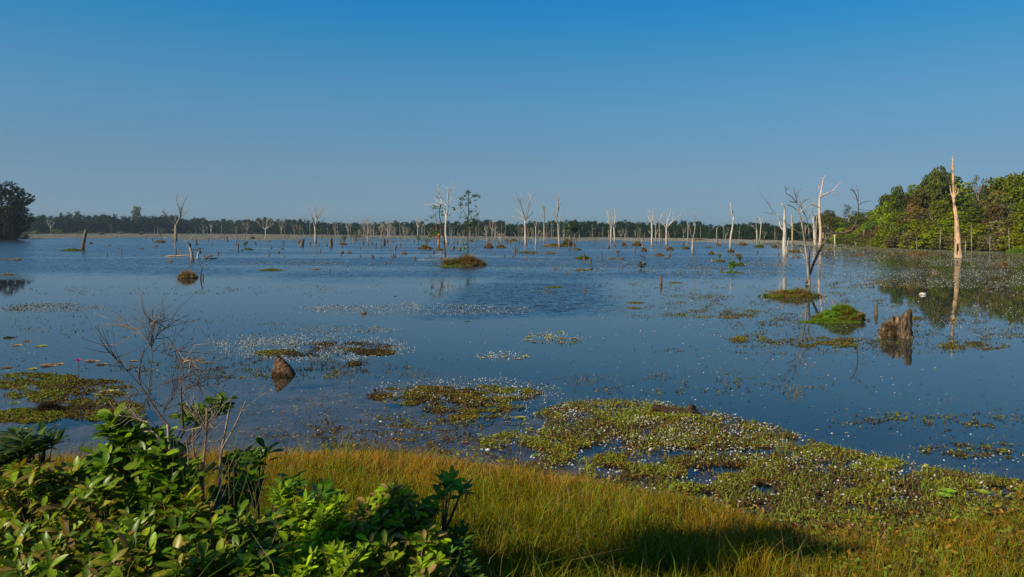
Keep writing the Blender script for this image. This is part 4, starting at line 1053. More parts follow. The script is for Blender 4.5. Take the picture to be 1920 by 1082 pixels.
PROTO = []
def proto_tree(seed, h, w, kind):
    """a tree of height h and crown width w, origin at its foot; returns (trunk mesh object, crown mesh object)"""
    rs = np.random.RandomState(seed)
    tb = MB(); cb = MB()
    ct = {'round': .22, 'tall': .38, 'spread': .5, 'bushy': .05, 'sparse': .42, 'high': .88}[kind] * h
    lean = rs.uniform(-.05, .05) * h
    tr_ = .018 * h + .05
    tube(tb, [(0, 0, -.5), (lean * .3, 0, h * .35), (lean, 0, h * .78)], [tr_ * 1.3, tr_, tr_ * .3], (.30, .24, .17), 7, .08)
    nb = {'round': 20, 'tall': 16, 'spread': 14, 'bushy': 18, 'sparse': 11, 'high': 12}[kind]
    blobs = []
    for q in range(nb):
        t_ = (q + .5) / nb; z = ct + (h - ct) * t_ * .93
        env = {'round': math.sin(math.pi * min(1, .18 + .8 * t_)) ** .6, 'tall': .55 + .3 * math.sin(math.pi * t_), 'spread': .5 + .6 * t_ if t_ < .7 else 1.3 - .7 * t_,
               'bushy': 1 - .55 * t_, 'sparse': .5 + .5 * math.sin(math.pi * t_), 'high': 1.0}[kind]
        a = q * 2.4 + rs.rand(); r0 = w * .5 * env * rs.uniform(.35, .95)
        c = (lean + math.cos(a) * r0, math.sin(a) * r0, z)
        br = w * rs.uniform(.14, .24) * (.8 if kind == 'sparse' else 1)
        blobs.append((c, (br, br, br * (.45 if kind == 'spread' else .65))))
        tube(tb, [(lean * z / h * .7, 0, max(z - h * .22, h * .12)), (c[0] * .6, c[1] * .6, z - h * .05), c], [tr_ * .4, tr_ * .25, tr_ * .1], (.28, .22, .16), 4, .08)
    nc = {'round': 110, 'tall': 100, 'spread': 120, 'bushy': 110, 'sparse': 45, 'high': 160}[kind]
    crown_cards(cb, rs, blobs, nc * (4.0 / (w * .19) ** 2) * 1.6, .036 * w + .10, (1, 1, 1))
    return tb, cb

def tree_kind(seed, h, w, kind, col, name='tree', tk=(1, 1, 1)):
    tb, cb = proto_tree(seed, h, w, kind)
    cb.C = [c * np.array(col) for c in cb.C]
    rt = bpy.data.objects.new(name, None); COL.objects.link(rt)
    tb.build('trunk', M_BARK, rt, None, smooth=True); cb.build('crown', M_TREE, rt, None)
    rt['h'] = h
    return rt
KINDS_ = [
 (1, 14, 9, 'round', (.085, .120, .006), 'rounded mid green'), (2, 14, 9.5, 'round', (.15, .21, .005), 'bright green rounded'),
 (3, 15, 7.5, 'tall', (.07, .09, .010), 'narrow dark green'), (4, 15, 11, 'spread', (.10, .115, .014), 'flat topped olive'),
 (5, 7, 8, 'bushy', (.14, .175, .006), 'low bushy yellow green'), (6, 13, 8, 'round', (.14, .115, .022), 'brownish leaved rounded'),
 (7, 14, 8, 'sparse', (.085, .095, .055), 'thin greyish'), (8, 13, 9, 'round', (.19, .27, .004), 'vivid lime'), (9, 6, 7, 'bushy', (.14, .125, .035), 'low brown shrubby'), (30, 8.0, 2.2, 'high', (.05, .085, .005), 'high crowned')]
used = {}
def place_tree(ki, x, y, hh, ww, label, group, z=None, rz=None):
    k = KINDS_[ki]
    s_ = hh / k[1]; sw = ww / k[2]
    z = float(hgt(x, y)) if z is None else z
    rz = rng.rand() * 6.28 if rz is None else rz
    if ki not in used:
        rt = tree_kind(k[0], k[1], k[2], k[3], k[4]); used[ki] = rt
        rt.location = (x, y, z); rt.rotation_euler = (0, 0, rz); rt.scale = (sw, sw, s_)
        o = rt
    else:
        o = dup(used[ki], (x, y, z), rz, (sw, sw, s_))
    if 'h' in o.keys(): del o['h']
    tag(o, label, 'tree', group)
    return o

TOPX = [1535, 1545, 1556, 1572, 1600, 1625, 1645, 1660, 1680, 1700, 1720, 1745, 1765, 1790, 1810, 1840, 1865, 1885, 1905, 1930, 2000, 2200]
TOPY = [408, 398, 402, 406, 404, 396, 388, 360, 350, 360, 346, 332, 322, 346, 350, 348, 340, 326, 324, 328, 320, 300]
BX = [1540, 1560, 1640, 1700, 1780, 1850, 1920, 2100, 2200]; BY = [455, 457, 462, 466, 469, 471, 473, 482, 488]
GF = 'trees of the right shore forest'
fr = np.random.RandomState(4)
cnt = 0
for row, (frac, off, step, kinds) in enumerate([(1.0, 34, 26, (0, 3, 1, 0, 2, 5)), (.86, 22, 24, (1, 0, 2, 5, 3, 0)), (.66, 12, 24, (7, 0, 5, 1, 6, 0)), (.44, 5, 22, (1, 4, 8, 5, 7, 4)), (.26, 1.0, 17, (4, 8, 4, 8, 4))]):
    x = 1543.0 + row * 5
    while x < 2140:
        by = np.interp(x, BX, BY); ty = np.interp(x, TOPX, TOPY)
        y0 = gnd(x, by).y
        yy = y0 + off * (y0 / 150.0) * .8 + fr.uniform(-2, 2)
        P = at_y(x, by, yy)
        ztop = CAMH + (HC + 0.005 * (x - 960) - (by - (by - ty) * frac)) / FPX * yy
        gz_ = float(hgt(P.x, yy))
        hh = max((ztop - gz_) * fr.uniform(.86, 1.04), 1.5)
        kk = kinds[(cnt * 7 + fr.randint(2)) % len(kinds)]
        ww = KINDS_[kk][2] * (.75 + .35 * fr.rand()) * min(1.25, (hh / KINDS_[kk][1]) ** .5 + .1)
        if row == 4: ww = max(ww, hh * 1.1)
        where = ['at the back of the right forest skyline', 'high in the right shore forest', 'midway up the right shore forest', 'in the front rank of the right shore forest', 'on the waterline of the right shore'][row]
        place_tree(kk, P.x, yy, hh, ww, '%s %s %s' % (KINDS_[kk][5], 'shrub' if row == 4 else 'tree', where), GF)
        cnt += 1
        x += step * fr.uniform(.75, 1.25) * (0.55 if x < 1640 else .8 if x < 1700 else 1.0)
def by_top(ki, px, yt, wpx, depth, label, group=None, ybase=None):
    P = at_y(px, 460, depth); zt = at_y(px, yt, depth).z
    gz_ = float(hgt(P.x, depth))
    return place_tree(ki, P.x, depth, (zt - gz_), wpx * mpp(depth), label, group, z=gz_)
by_top(3, 1764, 316, 52, 178, 'tall flat topped tree just left of the very tall tan trunk')
by_top(6, 1832, 324, 40, 176, 'grey thin crowned tree poking above the forest skyline')
by_top(6, 1590, 381, 28, 262, 'pale airy tree standing alone above the low forest end')
by_top(2, 1553, 393, 34, 265, 'dark round crown at the left tip of the forest')
by_top(0, 1681, 345, 36, 200, 'domed green tree forming the first shoulder of the forest')
by_top(0, 1898, 322, 52, 168, 'broad dark domed tree high at the right frame edge')
# bare pale trunks along the forest front
for a in [(1649, 462, 56, 'post', 5, 'pale straight trunk standing before the forest left part', WHITE), (1660, 461, 28, 'bent', 7, 'pale trunk leaning beside the straight pale one', PALE),
          (1748, 436, 42, 'post', 3, 'orange brown bare trunk showing inside the forest', (.42, .22, .09)), (1732, 466, 36, 'fan', 16, 'white dead tree with crossing arms before the forest', WHITE),
          (1740, 467, 32, 'post', 3, 'thin pale pole right of the white crossing arms', PALE), (1719, 472, 26, 'post', 3, 'thin grey pole on the broad bushy mound', PALE),
          (1605, 462, 10, 'fork', 6, 'small white snag at the lime meadow strip', WHITE), (1596, 448, 14, 'post', 3, 'short reddish trunk at the low forest end', (.3, .15, .09)),
          (1692, 460, 20, 'post', 3, 'grey pole deep in the forest front', GREY), (1577, 458, 26, 'post', 3, 'grey pole where the forest begins', GREY), (1620, 461, 34, 'fork', 8, 'slim pale forked tree against the low forest end', PALE), (1672, 464, 40, 'post', 3, 'slender grey trunk between the pale leaning trunk and the brown mound', PALE), (1705, 466, 30, 'fork', 9, 'small twiggy grey tree against the middle forest', PALE), (1762, 469, 44, 'post', 3, 'slender pale trunk left behind the very tall tan trunk', PALE), (1822, 471, 50, 'post', 3, 'slender pale trunk right of the very tall tan trunk', PALE), (1856, 473, 34, 'multi', 12, 'twiggy grey dead shrub at the right forest foot', GREY), (1893, 474, 46, 'post', 3, 'thin pale trunk near the right frame edge', PALE)]:
    if a[1] < 450: continue
    dead(a[0], a[1], a[2], a[3], a[4], a[5], a[6])
# large dark tree and its neighbours at the left frame edge
LG = 'dark trees at the left frame edge'
KINDS_ += [(21, 19, 17, 'round', (.018, .030, .010), 'large dark'), (22, 8, 12, 'bushy', (.016, .026, .009), 'dark low')]  # leaf colour darkened to stand for the side turned from the sun
for ki, px, yt, wpx, dp, lb in [(10, -2, 345, 100, 262, 'large dark layered tree cut by the left frame edge'), (10, -75, 350, 100, 258, 'dark tree beyond the left frame edge'),
                                (11, 20, 398, 56, 256, 'dark low bushy tree under the large dark tree'), (11, -22, 408, 50, 252, 'dark low bushy tree at the very left edge')]:
    by_top(ki, px, yt, wpx, dp, lb, LG)
mound(46, 448.5, 12, 6, [BR, OL], 'brown reedy tuft at the foot of the dark left tree', seed=31, n=300)
# green crowned small tree in the water
t = empty('tree', gnd(1073, 455), 'small bushy green crowned tree among bare trunks right of centre', 'tree')
k_ = mpp(t.location.y); mb = MB()
tube(mb, [(-.8, 0, -.3), (.0, 0, 12 * k_), (.4, 0, 32 * k_)], [.2, .15, .08], DARK, 6)
tube(mb, [(0, 0, 14 * k_), (2 * k_, 0, 24 * k_), (6 * k_, 0, 34 * k_)], [.09, .07, .03], DARK, 5)
tube(mb, [(3 * k_, 0, 36 * k_), (5 * k_, 0, 46 * k_), (10 * k_, 0, 48 * k_)], [.05, .04, .02], DARK, 5)
mb.build('trunk', M_BARK, t, None)
mb = MB(); rs = np.random.RandomState(3)
bl = [((rs.uniform(-7, 9) * k_, rs.uniform(-5, 5) * k_, rs.uniform(18, 40) * k_), (4.2 * k_, 4 * k_, 3.2 * k_)) for _ in range(16)]
crown_cards(mb, rs, bl, 600, .3, (.055, .085, .012)); mb.build('crown', M_LEAF2, t, None)

# far wood on the opposite shore
fx = [-200, 50, 60, 100, 115, 145, 190, 240, 285, 300, 340, 400, 450, 500, 560, 620, 700, 750, 800, 870, 902, 930, 960, 1000, 1025, 1060, 1097, 1130, 1167, 1205, 1240, 1282, 1310, 1345, 1365, 1405, 1450, 1480, 1505, 1560]
fy = [398, 402, 402, 402, 399, 402, 402, 404, 403, 401, 406, 411, 413, 408, 413, 417, 418, 414, 418, 416, 412, 414, 419, 414, 417, 413, 413, 416, 412, 416, 420, 413, 417, 424, 418, 415, 419, 422, 416, 418]
mb = MB(); tb = MB(); rs = np.random.RandomState(12)
for row in range(4):
    x = -120.0
    while x < 1575:
        by = np.interp(x, [a for a, b in FS], [b for a, b in FS]); by = min(by, 452)
        if x < 57: by = 438
        y0 = gnd(x, by).y
        yy = y0 + (6 + row * 18) * (y0 / 600)
        ty = np.interp(x, fx, fy) + rs.uniform(-3.0, 3.5) + (3 - row) * 3.5
        P = at_y(x, by, yy); k = mpp(yy)
        zt = at_y(x, ty, yy).z; z0 = float(hgt(P.x, yy)); h = max(zt - z0, 2)
        w = rs.uniform(9, 17) * k
        cc = np.array([.026, .052, .012]) * rs.uniform(.6, 1.3) * np.array([rs.uniform(.8, 1.35), 1, rs.uniform(.7, 1.5)])
        nbl = 20
        bl = []
        for q in range(nbl):
            a = rs.rand() * 6.28; tz = rs.rand() ** .8
            r0 = w * .55 * rs.rand() * (1.15 - tz * .7)
            bl.append(((P.x + math.cos(a) * r0, yy + math.sin(a) * r0, z0 + h * (.02 + .90 * tz)), (w * .26, w * .22, w * .19)))
        crown_cards(mb, rs, bl, 15 * 4.0 / (w * .22) ** 2, .14 * w, cc)
        if rs.rand() < .12: tube(tb, [(P.x, yy - w * .3, z0 - .3), (P.x + rs.uniform(-1, 1), yy - w * .3, z0 + h * .6)], [.3, .15], (.32, .27, .22), 4, .05)
        x += rs.uniform(5, 9)
tw = mb.build('treeline', M_FARTREE)
tag(tw, 'low dark wood closing the far shore', kind='stuff')
tt = tb.build('treeline_trunks', M_BARK, tw, None)
for px, yt, wpx, lb in [(256, 386, 20, 'tall emergent tree standing above the far left wood'), (145, 395, 13, 'small emergent crown above the far left wood'), (114, 398, 9, 'tiny rounded crown left of a small emergent crown'),
                        (381, 407, 11, 'small dark crown behind two forked pale trees'), (330, 403, 10, 'small crown seen through the antler limbed tree')]:
    P = at_y(px, 440, 712); place_tree(2, P.x, 712, at_y(px, yt, 712).z - 1.2, wpx * mpp(712), lb, 'trees rising above the far wood', z=1.2)
# ------------------------------------------------------------------ broken stump, rock and log in the near water
def jag_stump():
    P0 = gnd(1690, 634) ; k = mpp(P0.y)
    P0 = P0 + Vector((0, .25, 0))
    rt = empty('stump', P0, 'large broken grey brown stump with a split jagged top at right', 'stump')
    rs = np.random.RandomState(3)
    def shell(cx, cy, rx, ry, hts, a0, a1, col, nm, seed):
        rs = np.random.RandomState(seed)
        n = 22; m_ = 9; th = .075
        a = np.linspace(a0, a1, n)
        hh = np.interp(np.linspace(0, 1, n), np.linspace(0, 1, len(hts)), hts) + rs.randn(n) * .05
        V = []; C = []
        for side in (0, 1):
            for q in range(m_):
                t = q / (m_ - 1)
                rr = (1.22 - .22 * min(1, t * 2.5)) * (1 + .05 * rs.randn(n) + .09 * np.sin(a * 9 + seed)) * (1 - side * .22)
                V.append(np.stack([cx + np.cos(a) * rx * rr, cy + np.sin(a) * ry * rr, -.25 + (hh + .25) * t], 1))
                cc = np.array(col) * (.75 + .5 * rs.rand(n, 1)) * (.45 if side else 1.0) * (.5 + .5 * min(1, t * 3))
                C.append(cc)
        V = np.vstack(V); C = np.vstack(C); F = []
        off = n * m_
        for q in range(m_ - 1):
            for c in range(n - 1):
                b = q * n + c
                F.append([b, b + 1, b + n + 1, b + n]); F.append([off + b, off + b + n, off + b + n + 1, off + b + 1])
        for c in range(n - 1):
            b = (m_ - 1) * n + c; F.append([b, b + 1, off + b + 1, off + b])
        for q in range(m_ - 1):
            for c in (0, n - 1):
                b = q * n + c; F.append([b, b + n, off + b + n, off + b])
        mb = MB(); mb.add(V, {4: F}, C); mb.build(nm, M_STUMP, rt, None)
    s = k
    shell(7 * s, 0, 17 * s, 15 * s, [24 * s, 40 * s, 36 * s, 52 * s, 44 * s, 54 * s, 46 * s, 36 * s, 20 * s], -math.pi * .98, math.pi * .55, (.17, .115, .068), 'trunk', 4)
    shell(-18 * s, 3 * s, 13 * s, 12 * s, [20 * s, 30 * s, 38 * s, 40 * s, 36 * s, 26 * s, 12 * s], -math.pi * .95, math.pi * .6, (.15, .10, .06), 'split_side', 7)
    for q in range(7):
        mb = MB() if q == 0 else mb
        a = rs.rand() * 3.14 + 3.14
        x0 = 10 * s + math.cos(a) * 14 * s
        tube(mb, [(x0, math.sin(a) * 12 * s, 3 * s), (x0 + math.cos(a) * 6 * s, math.sin(a) * 18 * s, -2 * s), (x0 + math.cos(a) * 12 * s, math.sin(a) * 22 * s, -8 * s)], [3 * s, 2 * s, 1 * s], (.16, .12, .08), 6, .15)
    mb.build('root', M_BARK, rt, None, smooth=True)
jag_stump()

def blob_mesh(pts_fn, nu, nv, col, name, loc, label, cat, mat, jit=.03, parent=None, seed=1):
    rs = np.random.RandomState(seed); V = []
    for q in range(nv):
        for c in range(nu):
            V.append(pts_fn(c / nu, q / (nv - 1)))
    V = np.array(V) + rs.randn(nu * nv, 3) * jit
    F = [[q * nu + c, q * nu + (c + 1) % nu, q * nu + nu + (c + 1) % nu, q * nu + nu + c] for q in range(nv - 1) for c in range(nu)]
    V = np.vstack([V, V[-nu:].mean(0)]); T = [[(nv - 1) * nu + c, (nv - 1) * nu + (c + 1) % nu, nu * nv] for c in range(nu)]
    f = np.clip((V[:, 2:3] + .0) / .12, .35, 1); C = np.array(col) * f * (.85 + .3 * rs.rand(len(V), 1))
    mb = MB(); mb.add(V, {4: F, 3: T}, C)
    o = mb.build(name, mat, None, None); o.location = loc; tag(o, label, cat); return o
RP = gnd(529, 704); rk = mpp(RP.y)
def rockp(u, t):
    # a slab: steep left edge, apex left of the middle, long slope falling to the right
    a = u * 2 * math.pi; bx = math.cos(a); by = math.sin(a)
    e = max(abs(bx), abs(by)) ** .35
    x = bx / e * 26; y = by / e * 15 + 10 * t
    x = x * (1 - t) ** .85 + (-13) * (1 - (1 - t) ** .85) + 3 * math.sin(t * 3.1) * (1 if bx > 0 else -.3)
    y = y * (1 - t * .8)
    return (x * rk, y * rk, (-7 + 42 * t) * rk)
blob_mesh(rockp, 26, 14, (.115, .070, .038), 'rock', RP + Vector((0, .15, 0)), 'brown pointed rock with a steep left side standing in calm water', 'rock', M_ROCK, .007)
LP = gnd(1262, 776); lk = mpp(LP.y)
lt = empty('rotten_log', LP, 'dark rotten log with a knobbed end on the flowering weed edge', 'log')
mb = MB(); tube(mb, [(-37 * lk, 3 * lk, 11 * lk), (-20 * lk, 0, 6 * lk), (0, -2 * lk, 3 * lk), (22 * lk, -3 * lk, 2 * lk), (40 * lk, -3 * lk, 0)], [6 * lk, 8 * lk, 7 * lk, 6 * lk, 4 * lk], (.055, .032, .02), 9, .28)
for q in range(9): tube(mb, [((-36 + q * 5) * lk, 0, 10 * lk), ((-36 + q * 5 + rng.randn() * 2) * lk, 0, (15 + 3 * rng.rand()) * lk)], [1.6 * lk, .5 * lk], (.10, .055, .03), 5, .2, sub=False)
mb.build('trunk', M_BARK, lt, None)
mb = MB(); tube(mb, [(33 * lk, 0, -2 * lk), (34 * lk, 0, 6 * lk), (33 * lk, 0, 13 * lk)], [9 * lk, 10 * lk, 9 * lk], (.05, .032, .02), 10, .22)
mb.build('knob', M_BARK, lt, None)

# ------------------------------------------------------------------ floating weed, flowers, pads
def in_poly(px, py, poly):
    r = np.zeros(len(px), bool); n = len(poly); j = n - 1
    for i in range(n):
        xi, yi = poly[i]; xj, yj = poly[j]
        c = ((yi > py) != (yj > py)) & (px < (xj - xi) * (py - yi) / (yj - yi + 1e-9) + xi)
        r ^= c; j = i
    return r
def sample_px(shape, n, rs):
    if shape[0] == 'e':
        _, cx, cy, rx, ry = shape
        a = rs.rand(n) * 6.283; t = np.sqrt(rs.rand(n)) * (1 + .25 * (rs.rand(n) - .3))
        return cx + np.cos(a) * rx * t, cy + np.sin(a) * ry * t
    poly = shape[1]; xs = [p[0] for p in poly]; ys = [p[1] for p in poly]
    px = rs.uniform(min(xs), max(xs), n * 3); py = rs.uniform(min(ys), max(ys), n * 3)
    k = in_poly(px, py, poly); return px[k][:n], py[k][:n]
FRS = np.random.RandomState(77)
def scatter(shape, n, seed, nscale=1.0, thr=0.0, stretch=3.0):
    px, py = sample_px(shape, n * (3 if thr > .57 else 1), FRS)
    P = gnd_np(px, py)
    if thr:
        k = FPX / P[:, 1]
        ns = fbm(px * nscale / 22.0, py * nscale * stretch / 22.0, seed)
        P = P[ns + .12 * FRS.randn(len(P)) > thr]
    return P
def upright(mb, P, w, h, col):
    n = len(P); a = FRS.rand(n) * 3.14
    u = np.stack([np.cos(a), np.sin(a), np.zeros(n)], 1) * (w / 2)[:, None]
    v = np.stack([.35 * FRS.randn(n), .35 * FRS.randn(n), np.ones(n)], 1) * (h / 2)[:, None]
    c = P + np.stack([np.zeros(n), np.zeros(n), h * .5], 1)
    quads(mb, c, u, v, col)

# (a) dark and green clumped weed
weed = MB()
WD = [(('e', 640, 650, 95, 9), 2600, .5), (('e', 560, 662, 80, 6), 700, .55), (('e', 703, 661, 34, 5), 900, .2), (('e', 665, 682, 12, 3), 200, .1), (('e', 1355, 587, 80, 9), 1600, .52), (('e', 1410, 637, 46, 7), 1300, .5),
      (('e', 1550, 641, 95, 10), 3000, .52), (('e', 1470, 552, 130, 8), 900, .5), (('e', 1825, 648, 62, 7), 1800, .5), (('e', 1760, 600, 110, 22), 1100, .62), (('e', 60, 715, 95, 14), 2600, .53), (('e', 150, 722, 90, 10), 1400, .54),
      (('e', 190, 768, 70, 20), 2600, .53), (('e', 50, 780, 70, 12), 1900, .51), (('e', 130, 742, 110, 12), 1200, .56), (('e', 790, 742, 90, 16), 1500, .60), (('e', 930, 738, 80, 14), 900, .55), (('e', 890, 760, 90, 25), 600, .6),
      (('e', 60, 578, 70, 6), 700, .55), (('e', 1420, 600, 70, 12), 500, .6), (('e', 1600, 565, 60, 20), 500, .6), (('e', 1050, 640, 40, 6), 200, .55), (('e', 1300, 590, 60, 5), 400, .55),
      (('e', 1330, 562, 120, 12), 600, .6), (('e', 1660, 535, 110, 9), 700, .58), (('e', 1880, 630, 50, 14), 500, .55), (('e', 1850, 560, 70, 8), 300, .6), (('e', 1800, 515, 140, 7), 700, .5), (('e', 820, 820, 280, 40), 500, .63), (('e', 1500, 520, 420, 26), 1500, .60), (('e', 1300, 575, 260, 22), 1300, .60), (('e', 1650, 620, 280, 34), 1700, .60), (('e', 1200, 545, 220, 14), 600, .6), (('e', 1780, 560, 150, 26), 900, .6), (('e', 1120, 500, 160, 8), 500, .55), (('e', 300, 610, 300, 24), 500, .62), (('e', 260, 545, 260, 9), 350, .6), (('e', 720, 545, 300, 12), 350, .62), (('e', 500, 690, 260, 20), 400, .62), (('e', 1550, 655, 330, 10), 500, .6), (('e', 1300, 720, 300, 20), 150, .66), (('e', 1750, 790, 180, 16), 130, .63), (('e', 1850, 845, 120, 14), 130, .62)]
for sh, n, thr in WD:
    P = scatter(sh, int(n * (1.4 if sh[2] < 660 else 4.5)), 5, 1.0, thr, 4.0); y = P[:, 1]; k = y / FPX
    m_ = len(P)
    w = np.maximum(.022 + .03 * FRS.rand(m_), 1.3 * k * (.6 + .9 * FRS.rand(m_)))
    cidx = np.clip(1.6 * fbm(P[:, 0] * 1.3 * 16 / P[:, 1].mean(), P[:, 1] * .8 * 16 / P[:, 1].mean(), 88) - .3 + .28 * FRS.randn(m_), 0, 1); base = np.where(cidx[:, None] < .45, [[.14, .16, .010]], np.where(cidx[:, None] < .75, [[.17, .10, .022]], [[.045, .033, .015]]))
    P[:, 2] = .006
    discs(weed, P, w * .55, base * (.6 + .8 * FRS.rand(m_, 1)), 5, .25, .01)
    q = FRS.rand(m_) < .45
    Q = P[q]; upright(weed, Q, w[q] * .5, np.minimum(w[q] * .6, .09) * (.5 + FRS.rand(q.sum())), base[q] * (.7 + .8 * FRS.rand(q.sum(), 1)))
o = weed.build('floating_weed', M_FLOAT); tag(o, 'clumps of dark and green weed afloat', kind='stuff')

# (b) pale flower specks of the middle and far water
fl = MB()
FLW = [(('e', 90, 577, 105, 9), 1500, .42, .5), (('e', 780, 580, 215, 11), 3600, .42, .8), (('e', 650, 618, 90, 7), 1000, .42, .6), (('e', 590, 652, 175, 24), 5200, .36, 1.0), (('e', 480, 640, 90, 12), 900, .4, 1.0),
       (('e', 870, 732, 165, 23), 1700, .42, 1.0), (('e', 1040, 632, 62, 13), 260, .5, 1.0), (('e', 940, 668, 48, 7), 150, .4, 1.0), (('e', 1500, 600, 380, 45), 1300, .5, .9), (('e', 1250, 700, 500, 60), 260, 0, .8),
       (('e', 1250, 500, 210, 14), 3200, .48, .35), (('e', 1130, 488, 130, 5), 900, .5, .35), (('e', 1420, 510, 160, 16), 2600, .48, .35), (('e', 1770, 522, 210, 17), 7000, .38, .45), (('e', 1650, 492, 260, 10), 3600, .42, .3),
       (('e', 1700, 477, 240, 8), 4200, .35, .16), (('e', 1870, 492, 140, 10), 2600, .35, .2), (('e', 1650, 466, 160, 7), 3200, .30, .16), (('e', 1850, 610, 90, 40), 900, .5, .7), (('e', 700, 500, 560, 10), 900, .58, .4),
       (('e', 60, 640, 120, 26), 260, .5, .5), (('e', 620, 600, 700, 60), 500, .5, .7), (('e', 560, 493, 90, 4), 500, .4, .3), (('e', 400, 560, 380, 30), 350, .55, .5), (('e', 1900, 545, 60, 10), 500, .5, .4), (('e', 1540, 465, 60, 5), 600, .3, .3)]
for sh, n, thr, br in FLW:
    P = scatter(sh, n, 15, .8, thr); m_ = len(P); k = P[:, 1] / FPX
    w = np.maximum(.022, 1.25 * k * (.5 + .7 * FRS.rand(m_))); w = np.minimum(w, .5)
    h = np.minimum(w * .6, .10)
    wh = FRS.rand(m_, 1) < (.28 + .4 * br)
    c = np.where(wh, np.array([[.62, .62, .56]]) * (.35 + .65 * br), np.array([[.13, .12, .06]])) * (.55 + .6 * FRS.rand(m_, 1))
    upright(fl, P, w, h, c)
# dense mats far out
bx_ = np.array([a for a, b in FS]); by_ = np.array([b for a, b in FS])
def far_band(x0, x1, top, bot, n, hmax, c1, c2, thr=0, seed=40):
    px = FRS.uniform(x0, x1, n); b = np.interp(px, bx_, by_)
    b = np.where(px < 57, 439, b)
    py = b + top + (bot - top) * FRS.rand(n) * (0.6 + .8 * vnoise(px / 60.0, px * 0, 3))
    P = gnd_np(px, py)
    if thr:
        ns = fbm(px / 40, py / 2.2, seed); P = P[ns > thr]
    m_ = len(P); k = P[:, 1] / FPX
    w = 1.6 * k * (.5 + FRS.rand(m_)); h = np.minimum(.35 * k, hmax) * (.5 + FRS.rand(m_))
    t = FRS.rand(m_, 1)
    upright(fl, P, w, h, np.array(c1) * t + np.array(c2) * (1 - t))
far_band(48, 560, .2, 9.0, 30000, .2, (.36, .33, .25), (.20, .18, .11))
far_band(48, 330, 4, 9.5, 9000, .14, (.34, .31, .24), (.16, .15, .08), .42)
far_band(480, 1120, .2, 5.5, 17000, .16, (.36, .33, .25), (.18, .17, .09))
far_band(1120, 1560, .2, 6.0, 15000, .14, (.42, .40, .34), (.22, .21, .14))
far_band(480, 1560, 4, 12, 9000, .12, (.30, .28, .20), (.16, .17, .06), .52)
far_band(1540, 1980, .2, 8, 9000, .06, (.20, .19, .09), (.10, .11, .03), .3)
o = fl.build('water_flowers', M_FLOWER); tag(o, 'tiny white flowers and pale weed spread over the lake', kind='stuff')

# (c) the flowering mat at the near right
MAT = [(1000, 776), (1060, 757), (1150, 749), (1230, 752), (1310, 766), (1450, 800), (1560, 840), (1700, 868), (1800, 888), (1925, 905), (1960, 960), (1800, 985), (1600, 1000), (1480, 992), (1300, 942), (1120, 905), (980, 880), (900, 850), (900, 826), (985, 806)]
def core(px, py):
    return np.clip(1 - np.hypot((px - 1270) / 330, (py - 810 - (px - 1270) * .16) / 62), 0, 1)
px, py = sample_px(('p', MAT), 120000, FRS)
ns = fbm(px / 55, py / 18, 33)
keep = (ns + .20 * core(px, py) + .06 * np.clip((px - 1450) / 300, 0, 1)) > .525 + .10 * FRS.randn(len(px))
px, py = px[keep], py[keep]
P = gnd_np(px, py); P[:, 2] = np.maximum(hgt(P[:, 0], P[:, 1]), 0) + .006 + .02 * FRS.rand(len(P)); m_ = len(P)
mt = MB()
t = fbm(px / 90, py / 30, 51)[:, None] + .22 * FRS.randn(m_, 1)
rightw = np.clip((py - 835) / 110, 0, 1)[:, None] * .20
c = np.where(t - rightw > .56, np.array([[.20, .21, .010]]), np.where(t - rightw > .40, np.array([[.20, .115, .018]]), np.array([[.085, .05, .022]]))) * (.5 + 1.0 * FRS.rand(m_, 1))
nr = FRS.randn(m_, 3) * .45 + np.array([0, 0, 1]); nr /= np.linalg.norm(nr, axis=1, keepdims=True)
dd = np.cross(nr, FRS.randn(m_, 3))
L = .022 + .035 * FRS.rand(m_)
dd /= np.linalg.norm(dd, axis=1, keepdims=True); sd2 = np.cross(dd, nr)
quads(mt, P + np.array([0, 0, .012]), dd * L[:, None] * .5, sd2 * L[:, None] * .2, c)
# grass like stems and shoots in the mat
s = FRS.rand(m_) < .10
blades(mt, P[s], .05 + .10 * FRS.rand(s.sum()), np.full(s.sum(), .006), .3 + .6 * FRS.rand(s.sum()), FRS.rand(s.sum()) * 6.28, np.array([[.20, .28, .03]]) * (.5 + FRS.rand(s.sum(), 1)))
o = mt.build('water_weed_mat', M_FLOAT); tag(o, 'flat mat of green and brown water weed by the near shore', kind='stuff')
# white flowers: five petals around a small yellow eye, a little above the leaves
fm = MB()
def flowers(P, r, lift, bright):
    n = len(P); h = lift * (.4 + .9 * FRS.rand(n))
    C0 = P + np.stack([.01 * FRS.randn(n), .01 * FRS.randn(n), h], 1)
    nr = FRS.randn(n, 3) * .35 + np.array([-.25, -.35, 1]); nr /= np.linalg.norm(nr, axis=1, keepdims=True)
    u = np.cross(nr, FRS.randn(n, 3)); u /= np.linalg.norm(u, axis=1, keepdims=True); v = np.cross(nr, u)
    R_ = (r * (.45 + .95 * FRS.rand(n)))[:, None]
    br_ = np.array([[1.0, .98, .93]]) * bright * (.45 + .55 * FRS.rand(n, 1))
    for q in range(5):
        a = q * 1.2566
        d = u * math.cos(a) + v * math.sin(a); e = np.cross(nr, d)
        quads(fm, C0 + d * R_ * .58, d * R_ * .42, e * R_ * .34, np.repeat(br_, 1, 0))
    k4 = np.stack([C0 - u * R_ * .2, C0 + v * R_ * .2, C0 + u * R_ * .2, C0 - v * R_ * .2], 1).reshape(-1, 3) + nr.repeat(4, 0) * .002
    fm.add(k4, {4: np.arange(n * 4).reshape(-1, 4)}, (.6, .45, .08))
    blades(fm, P, h, np.full(n, .002), .05 * FRS.rand(n), FRS.rand(n) * 6.28, np.tile([[.10, .12, .03]], (n, 1)))
px, py = sample_px(('p', MAT), 15000, FRS)
